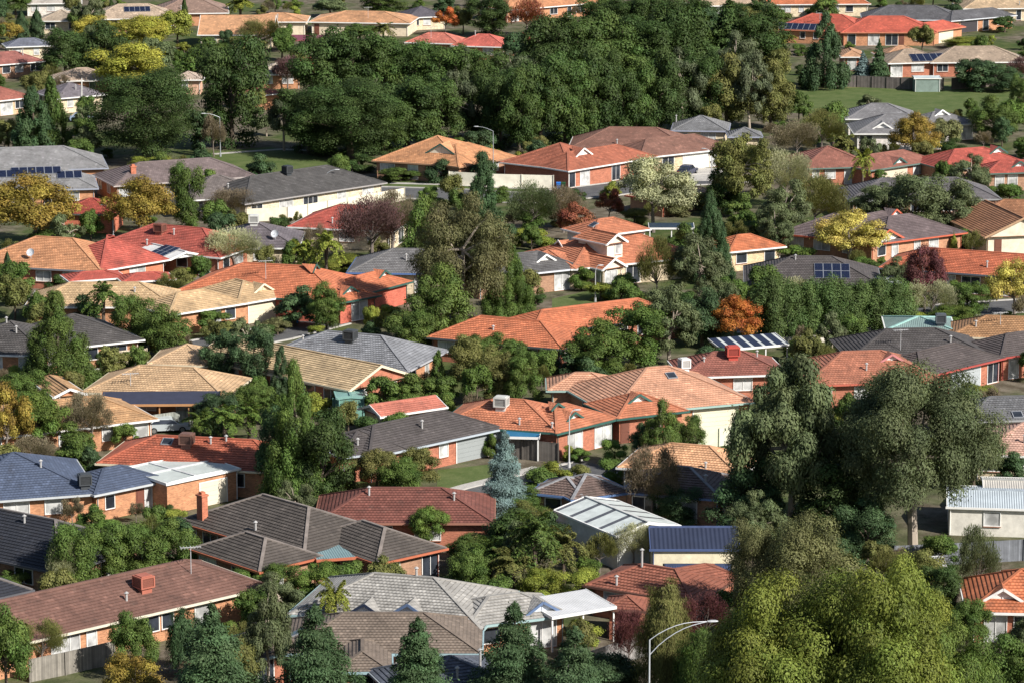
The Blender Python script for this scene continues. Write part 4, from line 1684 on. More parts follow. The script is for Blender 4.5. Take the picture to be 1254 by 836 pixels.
house('dark grey house with orange brick side at the left edge', [W(-70, 432, 60, 436, r=(0, 372)), W(50, 430, 176, 416, r=(100, 384))], (.085, .078, .075), BO, WH, [('vent', 20, 408, .7), ('vent', 8, 396, .6)], joint_shade=.45)
house('tan roofed house with an orange brick garage and cream door',
      [W(30, 376, 216, 376, r=(120, 346)), W(207, 386, 304, 371, r=(250, 354)), W(291, 373, 357, 362, D=9, ax='y', ends='hh')], (.50, .35, .20), BO, WH,
      [('gar', 324, 387, 4.4, (.66, .58, .42)), ('tall', 262, 385, 1.6), ('gab', 322, 356, 2.4, CRM), ('vent', 165, 358, .5), ('win', 282, 385, 1.2)], gable=(.62, .5, .34), auto=False)
house('orange-tan roofed house joined to a red hip at the left',
      [W(-40, 324, 125, 333, r=(50, 290))], (.52, .255, .13), BR, (.2, .2, .22), [('dish', 38, 317)], joint_shade=.7)
house('bright red hipped house end with white windows below the white carport', [W(123, 332, 207, 318, D=9, ax='y', p=30)], RED, (.6, .2, .1), WH, [('tall', 168, 330, 2.2)], joint_shade=.75)
house('bright red roofed house with a brown cooler and white carport',
      [W(112, 302, 270, 316, r=(215, 277)), W(150, 304, 268, 313, r=(215, 280))], (.38, .095, .07), BR, WH, [('cool', 196, 286, (.18, .07, .05), 1.2), ('vent', 213, 288, .7), ('vent', 180, 300, .6)], joint_shade=.75)
house('white gabled carport with a solar panel beside the red roof', [W(208, 318, 248, 312, D=13, ax='y', ends='gg', p=15, walls=False)], (.6, .6, .6), WH, WH, [('sol', 200, 309, 3, 2)], auto=False, rmat=sheet_mat((.68, .67, .65)),
      name='carport', cat='carport', group=None, gable=WH)
house('low red roof with white trim behind the tan roof', [W(85, 345, 155, 340, r=(120, 332), p=16), W(150, 346, 215, 342, r=(180, 334), p=16)], RED, BC, WH, [], auto=False)
house('orange tiled house with green trimmed gablets and a red brick end',
      [W(212, 358, 420, 370, r=(300, 322)), W(416, 371, 466, 362, D=10, ax='x', r=(440, 352)), W(440, 362, 505, 345, r=(470, 330))], (.50, .17, .085), (.52, .12, .07), GRN,
      [('gab', 385, 331, 2.0, GRN), ('gab', 428, 358, 2.0, GRN), ('gab', 470, 338, 2.0, GRN), ('tall', 440, 380, 2.2)], joint_shade=.7, auto=False)
house('purple-grey roofed house carrying a white box cooler', [W(255, 304, 366, 304, r=(320, 267))], (.15, .13, .14), BC, WH, [('cool', 311, 275, (.55, .55, .52), 1.2), ('dish', 337, 294)])
house('small scarlet roofed house behind the plum coloured tree', [W(352, 278, 480, 284, r=(420, 251))], RED, BC, WH, [('vent', 407, 274, .7)], joint_shade=.75)
house('large dark grey house with cream walls below the park lawn', [W(300, 250, 473, 224, r=(385, 205))], (.088, .083, .08), (.66, .58, .42), (.3, .28, .27),
      [('cool', 352, 214, (.04, .045, .05), 1.1), ('win', 350, 246, 2.2), ('tall', 418, 239, 1.4), ('win', 380, 240, 2.4), ('win', 450, 231, 1.8)], joint_shade=.75)
house('grey roofed house with blue fascia hidden behind the tall gum', [W(425, 334, 560, 336, r=(500, 305))], (.17, .165, .165), BC, (.10, .17, .36), [])
house('wide orange tiled house with a shaded verandah in the centre',
      [W(522, 413, 690, 428, r=(600, 388)), W(650, 410, 840, 386, r=(745, 370))], (.50, .17, .085), BR, (.08, .09, .1), [('vent', 604, 404, .4)], joint_shade=.5)
house('two storey orange tiled house with white gabled dormers',
      [W(628, 328, 706, 330, r=(660, 290)), W(700, 330, 860, 314, r=(770, 285)), W(738, 331, 768, 326, D=7, ax='y', ends='gh', p=30),
       W(727, 290, 796, 281, D=6.5, ax='x', r=(755, 266), eh=5.2, fl=2.8, wcol=(.72, .66, .55)), W(743, 300, 769, 296, D=6, ax='y', ends='gh', p=32, eh=4.9, fl=2.6, wcol=(.72, .66, .55))], OR, (.66, .55, .38), WH,
      [('tall', 748, 336, 1.8), ('tall', 775, 332, 1.8), ('win', 782, 290, 2.2), ('win', 757, 305, .9), ('sky', 727, 276), ('gab', 686, 300, 1.6, WH)], gable=(.7, .62, .5), joint_shade=.55)
house('small dark grey roofed brick house with a pale blue window', [W(585, 342, 716, 328, r=(650, 309))], (.125, .12, .12), BT, (.6, .62, .66), [('tall', 688, 346, 1.9), ('gab', 668, 319, 2.2, WH)], gable=WH, auto=False)
# right middle
house('grey-brown roofed house with red trimmed gablet behind the yellow tree',
      [W(1082, 298, 1184, 285, r=(1115, 262)), W(1062, 285, 1126, 272, r=(1095, 256)), W(952, 286, 1050, 296, r=(1020, 262)), W(1068, 301, 1110, 293, D=6, ax='y', ends='gh', p=26)], (.15, .115, .115), (.5, .25, .14), (.5, .12, .07),
      [('gab', 1096, 264, 2.4, (.5, .12, .07)), ('tall', 1084, 306, 2.0), ('tall', 1143, 302, 1.4)], gable=WH)
house('orange roofed low house at the right edge behind the dark red tree', [W(1076, 328, 1320, 345, r=(1200, 308))], (.48, .145, .075), BT, (.12, .13, .16), [], joint_shade=.7)
house('brown roofed house with a cream gable end at the right edge', [W(1206, 291, 1300, 287, D=13, ax='y', ends='gg', p=24), W(1190, 268, 1330, 270, r=(1250, 245))], (.33, .16, .085), (.72, .62, .48), (.4, .25, .15), [('door', 1222, 300)], auto=False, rendered=True)
house('slate brown roofed house carrying blue solar panels', [W(912, 348, 1080, 350, r=(985, 314))], (.095, .083, .08), BC, (.2, .2, .2), [('sol', 1019, 333, 4, 2, (1.0, 1.5)), ('vent', 974, 318, .5)])
house('dark grey roofed house behind the long grey-green hedge', [W(1040, 246, 1226, 244, r=(1130, 218))], (.14, .13, .135), BT, (.3, .3, .3), [])
house('small orange roofed house with cream walls beside the dark conifer', [W(893, 309, 962, 302, r=(925, 286))], (.5, .17, .08), (.66, .5, .3), WH, [])
house('red roofed house with white gablets at the right edge', [W(1156, 208, 1260, 200, r=(1238, 178)), W(1208, 213, 1300, 210, r=(1262, 196))], (.40, .095, .07), BT, (.09, .14, .12),
      [('gab', 1222, 187, 2.6, GRN), ('gab', 1249, 204, 2.2, GRN), ('tall', 1224, 222, 1.2), ('tall', 1240, 222, 1.3)], gable=WH, auto=False, joint_shade=.75)
house('brown-red roofed house with a green gablet and brick front', [W(982, 207, 1072, 204, r=(1035, 175)), W(1066, 209, 1149, 197, r=(1105, 184))], (.27, .115, .085), BR, (.12, .17, .15),
      [('gab', 1101, 200, 2.4, GRN), ('tall', 1042, 214, 1.8), ('gar', 1095, 218, 4.8, (.6, .52, .4))], gable=WH, joint_shade=.75)
house('grey roofed house with white gablets below the playing field', [W(1046, 164, 1160, 164, r=(1085, 140)), W(1135, 156, 1197, 151, r=(1160, 136)), W(1036, 146, 1125, 146, r=(1075, 127))], (.20, .195, .20), (.68, .64, .6), WH,
      [('gab', 1081, 157, 2.6, WH), ('gab', 1153, 141, 2.4, WH), ('tall', 1184, 160, 1.8)], gable=WH, joint_shade=.75)
house('beige roofed house with black solar collector beyond the field fence', [W(1088, 78, 1160, 76, r=(1125, 60)), W(1140, 77, 1260, 76, r=(1195, 57))], (.36, .28, .21), BR, WH, [('sol', 1144, 71, 7, 1, (1.2, 2.6)), ('tall', 1098, 83, 2.0)], joint_shade=.8)
house('tan roofed house between the blue conifers and the red roofs', [W(1080, 71, 1140, 70, r=(1110, 56)), W(1030, 70, 1060, 70, D=8, ax='y')], (.47, .27, .16), BR, WH, [], joint_shade=.8)
house('long bright red roofed house at the top right', [W(948, 36, 1062, 40, r=(1000, 17)), W(1030, 40, 1148, 40, r=(1085, 20)), W(1136, 40, 1182, 33, r=(1155, 25))], (.48, .115, .075), BO, (.55, .2, .12),
      [('sol', 970, 33, 10, 1, (1.1, 2.4)), ('gar', 1158, 48, 4.4, (.72, .64, .46)), ('tall', 1070, 50, 2.0), ('tall', 1092, 50, 2.2), ('door', 1104, 50)], joint_shade=.8)
house('dark grey roofed house at the top right with white windows', [W(1056, 24, 1180, 25, r=(1130, 7)), W(1165, 26, 1245, 19, r=(1200, 11))], (.12, .118, .125), BO, (.55, .57, .6), [('gar', 1186, 34, 4.4, (.05, .045, .05)), ('tall', 1207, 31, 1.4)], joint_shade=.8)
house('tan roofed house in the extreme top right corner', [W(1180, 11, 1290, 10, r=(1235, -6))], (.5, .37, .24), BC, WH, [])
house('orange roofed house at the top edge above the red roofs', [W(930, 6, 1066, 5, r=(1000, -10))], (.5, .17, .08), BC, WH, [], joint_shade=.8)
house('orange-tan roofed house at the top centre behind the orange tree', [W(620, 13, 738, 3, r=(670, -9))], (.52, .25, .13), BO, WH, [], joint_shade=.8)
house('beige roofed house at the top edge right of centre', [W(850, 8, 935, 6, r=(890, -7))], (.5, .38, .27), BO, WH, [], joint_shade=.8)
house('coral tiled house behind the evergreen belt, left half', [W(496, 52, 562, 54, r=(530, 40))], (.52, .18, .13), BO, WH, [], joint_shade=.8)
house('salmon red tiled house behind the evergreen belt, beside the coral one', [W(552, 56, 620, 58, r=(590, 42))], (.54, .145, .11), BO, WH, [('vent', 582, 44, .8)], joint_shade=.8)
house('big brown roofed house below the evergreen belt', [W(696, 182, 850, 184, r=(765, 156)), W(784, 194, 902, 181, r=(845, 165))], (.23, .12, .09), (.66, .5, .32), WH,
      [('gar', 852, 198, 4.6, (.64, .62, .56)), ('tall', 818, 201, 2.0), ('tall', 875, 192, 1.5)], joint_shade=.8, auto=False)
house('rust red roofed house with two white gablets by the road', [W(612, 199, 700, 209, r=(665, 173)), W(696, 210, 806, 192, r=(750, 178))], (.36, .125, .075), BR, WH,
      [('gab', 714, 190, 3.0, WH), ('gab', 745, 205, 2.4, WH), ('tall', 716, 215, 1.8), ('tall', 754, 208, 1.6), ('tall', 698, 218, 1.2)], gable=WH, joint_shade=.75, auto=False)
house('small grey roofed house at the right end of the belt', [W(822, 160, 892, 161, r=(855, 142)), W(892, 168, 934, 168, r=(912, 147))], (.19, .19, .195), BC, (.3, .32, .4), [('vent', 828, 150, 1.0)])
house('orange-tan hipped house with a dark green gablet by the road', [W(456, 197, 570, 204, r=(545, 164)), W(562, 205, 634, 192, r=(590, 172))], (.52, .26, .13), BT, (.35, .2, .12), [('gab', 540, 188, 4.2, GRN)], gable=(.62, .6, .5), joint_shade=.75)
house('low tan roofed house across the road beside the pale tree', [W(812, 246, 874, 233, r=(845, 222), p=18, eh=2.3)], (.45, .33, .22), BT, (.45, .08, .05), [], auto=False)
# far left and top left
house('brown-red roofed house with cream eaves at the left edge', [W(-30, 127, 42, 119, r=(10, 97))], (.32, .12, .09), (.62, .42, .25), WH, [('tall', 8, 134, 2.2), ('win', 24, 131, 1.6)], joint_shade=.8)
house('low brick-red roofed house above the left edge house', [W(-40, 83, 56, 75, r=(15, 63))], (.30, .12, .10), BT, WH, [('vent', 28, 68, 1.0)], joint_shade=.8)
house('small blue-grey roofed house at the upper left', [W(8, 58, 64, 56, r=(38, 47))], (.17, .18, .22), BC, WH, [])
house('mauve-grey roofed house left of the big round tree', [W(70, 121, 130, 116, r=(103, 96))], (.18, .16, .175), BC, WH, [], joint_shade=.8)
house('beige hipped house behind the yellow tree', [W(72, 100, 140, 97, r=(112, 83))], (.48, .37, .28), BO, WH, [])
house('pale pink walled house between two dark trees', [W(210, 98, 248, 98, r=(230, 84))], (.5, .4, .33), (.66, .4, .28), WH, [])
house('beige roofed house with blue panels at the top left', [W(112, 24, 218, 22, r=(165, 5))], (.45, .35, .26), BO, WH, [('sol', 168, 12, 5, 1, (1.0, 2.0))], joint_shade=.8)
house('brown roofed house at the top edge behind pencil pines', [W(188, 17, 280, 16, r=(235, -5))], (.28, .19, .15), BO, WH, [], joint_shade=.8)
house('rounded beige roofed house at the top left between trees', [W(46, 26, 98, 26, r=(72, 8))], (.42, .34, .26), BC, WH, [])
house('white walled two part house in the top left corner', [W(30, 5, 100, 4, r=(65, -8))], (.5, .45, .4), (.7, .66, .6), WH, [])
house('low orange-tan hall with a cream roof plane at the top', [W(242, 43, 335, 43, r=(290, 19), ends='gg')], (.55, .31, .17), BC, WH, [], joint_shade=.85)
house('long cream walled hall with a tan roof strip, left unit', [W(300, 27, 376, 27, r=(340, 16), p=14)], (.55, .31, .17), (.68, .57, .42), WH, [('ver', 345, 50, 412, 50, 4, (.22, .05, .07), 4, 2.0, -.5, None, (.3, .08, .1))], rendered=True, auto=False)
house('long cream walled hall with a tan roof strip, right unit', [W(378, 27, 502, 29, r=(450, 14), p=14)], (.55, .31, .17), (.68, .57, .42), WH, [('door', 388, 36)], rendered=True, auto=False)
house('grey-beige hipped house beside the red autumn tree', [W(314, 92, 370, 91, r=(342, 67))], (.45, .38, .31), BO, WH, [], joint_shade=.8)
house('dull red low roof below the red autumn tree', [W(310, 118, 350, 114, r=(330, 105), p=15)], (.4, .14, .1), BO, WH, [], auto=False)
house('pale grey roofed house with dark solar panels at the left', [W(-60, 212, 132, 206, r=(45, 180)), W(-50, 236, 120, 231, r=(40, 206))], (.24, .235, .235), BO, (.3, .32, .38),
      [('sol', 44, 210, 6, 1, (1.1, 1.8)), ('sol', 85, 215, 3, 1, (1.1, 1.8)), ('sol', 8, 214, 4, 1, (1.1, 1.8))], joint_shade=.8)
house('long purple-brown roofed house behind the two golden trees', [W(140, 228, 315, 216, r=(235, 195))], (.18, .14, .135), BO, (.4, .35, .33), [('chim', 163, 212, .8)], joint_shade=.8)
house('grey-brown roofed house behind the bare shrubs', [W(225, 246, 330, 240, r=(280, 214))], (.17, .145, .135), BC, WH, [], joint_shade=.8)
house('dark red roofed house glimpsed between the two golden trees', [W(70, 262, 142, 263, r=(110, 243))], (.34, .07, .05), (.56, .16, .08), (.1, .1, .1), [], auto=False)
house('dark roofed house at the top behind the orange autumn tree', [W(500, 22, 548, 20, r=(525, 2))], (.11, .1, .115), BC, WH, [])

# ------------------------------------------------------------------ fences, lamps, bins, cars
fence('grey timber paling fence with trellis at the bottom left corner', [(36, 835), (80, 826), (140, 812)], 1.7, (.22, .20, .17))
fence('weathered dark paling fence beside the blue spruce', [(612, 560), (640, 562), (684, 566)], 1.8, (.13, .115, .10))
fence('long blue-grey steel fence in front of the pale weatherboard shed', [(1095, 694), (1180, 690), (1290, 684)], 1.8, (.17, .18, .20), 'steel')
fence('dark timber fence along the far side of the playing field', [(1010, 106), (1050, 107), (1140, 111), (1155, 110)], 1.9, (.14, .12, .11))
fence('brown timber fence behind the dark shrubs right of the field', [(1165, 110), (1260, 103)], 1.9, (.13, .105, .09))
fence('white rendered wall fence beside the road', [(550, 226), (600, 229), (678, 231)], 1.8, (.78, .73, .6), 'wall', post=3.0)
fence('cream courtyard wall below the pinkish tan house', [(855, 548), (880, 546), (900, 543)], 1.7, (.62, .62, .48), 'wall')
fence('pale cream fence below the orange brick side wall', [(136, 450), (180, 446)], 1.7, (.62, .52, .38), 'steel')
fence('teal green garden fence below the gable of the tan house', [(408, 512), (445, 512)], 2.0, (.12, .24, .2), 'steel')
fence('timber fence behind the tan verandah house', [(180, 530), (235, 522)], 1.7, (.24, .25, .22), 'steel')
fence('brown timber fence in the shade under the big cypress', [(352, 608), (300, 600)], 1.7, (.16, .12, .09))
fence('low pale stone garden wall below the poplar hedge', [(940, 424), (1000, 420), (1065, 412)], 0.9, (.5, .46, .4), 'wall')
fence('timber fence along the backyards at the bottom centre', [(690, 836), (760, 812), (800, 800)], 1.7, (.22, .21, .2))
house('tiny white corrugated lean-to roof in front of the grey fence', [W(1128, 692, 1158, 692, D=2.6, ax='x', ends='gg', p=10, eh=1.9)], (.6, .62, .62), WH, WH, [], auto=False, rmat=sheet_mat((.6, .63, .66)), name='shed', cat='shed', group='steel sheds')
house('teal garden shed with a flat lid roof by the tan gable', [W(413, 487, 447, 486, D=3, ends='gg', p=6, eh=2.2, oh=.05)], (.2, .36, .32), (.13, .27, .22), (.2, .36, .32), [], auto=False, rmat=sheet_mat((.22, .38, .34)), rendered=True,
      name='shed', cat='shed', group='steel sheds')
house('green steel shed at the end of the field fence', [W(1120, 96, 1152, 96, D=3.2, ends='gg', p=5, eh=2.3, oh=.05)], (.5, .55, .55), (.2, .26, .23), WH, [], auto=False, rmat=sheet_mat((.5, .56, .56)), rendered=True, name='shed', cat='shed', group='steel sheds')
house('navy roofed low lean-to in front of the cream shed', [W(815, 698, 896, 698, D=1.8, ax='x', ends='gg', p=9, eh=2.0)], (.05, .07, .14), (.6, .55, .4), NAV, [], auto=False, rmat=sheet_mat((.05, .07, .14)), name='shed', cat='shed', group='steel sheds')
freestanding('white flat patio roof behind the dark red tree', 'pergola', 'patio_roof', 1084, 352, 1115, 350, 4, (.62, .65, .68), 3, h=2.4)
freestanding('dark glazed flat roof behind the two storey house', 'pergola', 'patio_roof', 795, 280, 850, 280, 2.2, NAV, 3, mat=plain('navy_sheet', (.02, .035, .06), .3), h=3.0, drop=-.25)
freestanding('blue tarpaulin roof beside the weathered fence', 'pergola', 'patio_roof', 617, 535, 660, 536, 3, (.03, .14, .24), 2, mat=plain('blue_tarp', (.025, .13, .24), .6), h=2.2)

lamp('tall grey street lamp with a twin braced arm, at the bottom edge', 793, 1060, 783, arm=(3.5, .35), double=True, col=(.55, .57, .6))
lamp('curved street lamp beside the park lawn path', 270, 192, 144, arm=(-2.0, -.3))
lamp('curved street lamp in front of the orange-tan hipped house', 604, 226, 161, arm=(-2.0, .2))
lamp('grey street lamp standing before the dark grey cream walled house', 399, 250, 214, arm=(1.2, .2))
lamp('white street lamp between the golden trees and the red house', 139, 292, 258, arm=(-1.0, .3), col=(.6, .6, .6))
lamp('short white street lamp beside the tan brick garage', 387, 404, 364, arm=(.7, .1), col=(.6, .6, .6))
lamp('thin grey lamp in front of the long orange house', 697, 572, 510, arm=(.4, .1), col=(.6, .6, .6))
lamp('slim grey lamp on the lawn beside the clipped lime hedge', 729, 370, 332, arm=(.3, .1), col=(.5, .5, .5))
lamp('street lamp at the driveway of the big brown house', 871, 226, 188, arm=(-.8, .2), col=(.5, .5, .52))
power_pole('pale power pole with a crossarm left of the big round tree', 100, 146, 96, 2.4, (.6, .58, .55))
power_pole('slender teal post beside the slate blue house', 106, 560, 538, 0, (.08, .2, .17))
power_pole('white gable flagpole beside the long brown roof below the belt', 829, 165, 146, 0, (.6, .6, .65))
bin_('blue wheelie bin beside the rust red house', 684, 233, (.03, .16, .5))
bin_('dark green wheelie bin beside the blue one', 690, 233, (.02, .07, .03))
bin_('blue wheelie bin beside the orange brick garage', 363, 396, (.03, .2, .5))
bin_('bright blue bin behind the white carport', 778, 775, (.03, .25, .6))
car('dark blue car on the driveway of the big brown house', 842, 214, 1.2, (.03, .035, .07))
car('black car beside the rust red house', 745, 219, .3, (.02, .02, .025))
car('blue-grey car on the street left of the big round tree', 103, 149, .1, (.25, .32, .42))
car('white car behind the shaggy round shrubs by the dark garage', 436, 583, .3, (.7, .7, .7))
car('small white car beside the slim conifer at the left', 24, 455, .4, (.6, .6, .62))
car('silver car in the yard behind the tan house', 205, 528, .2, (.4, .44, .45))
fence('white rendered wall fence below the dark grey cream walled house', [(300, 272), (352, 270), (425, 258), (495, 246)], 1.7, (.70, .64, .5), 'wall', post=3.2)

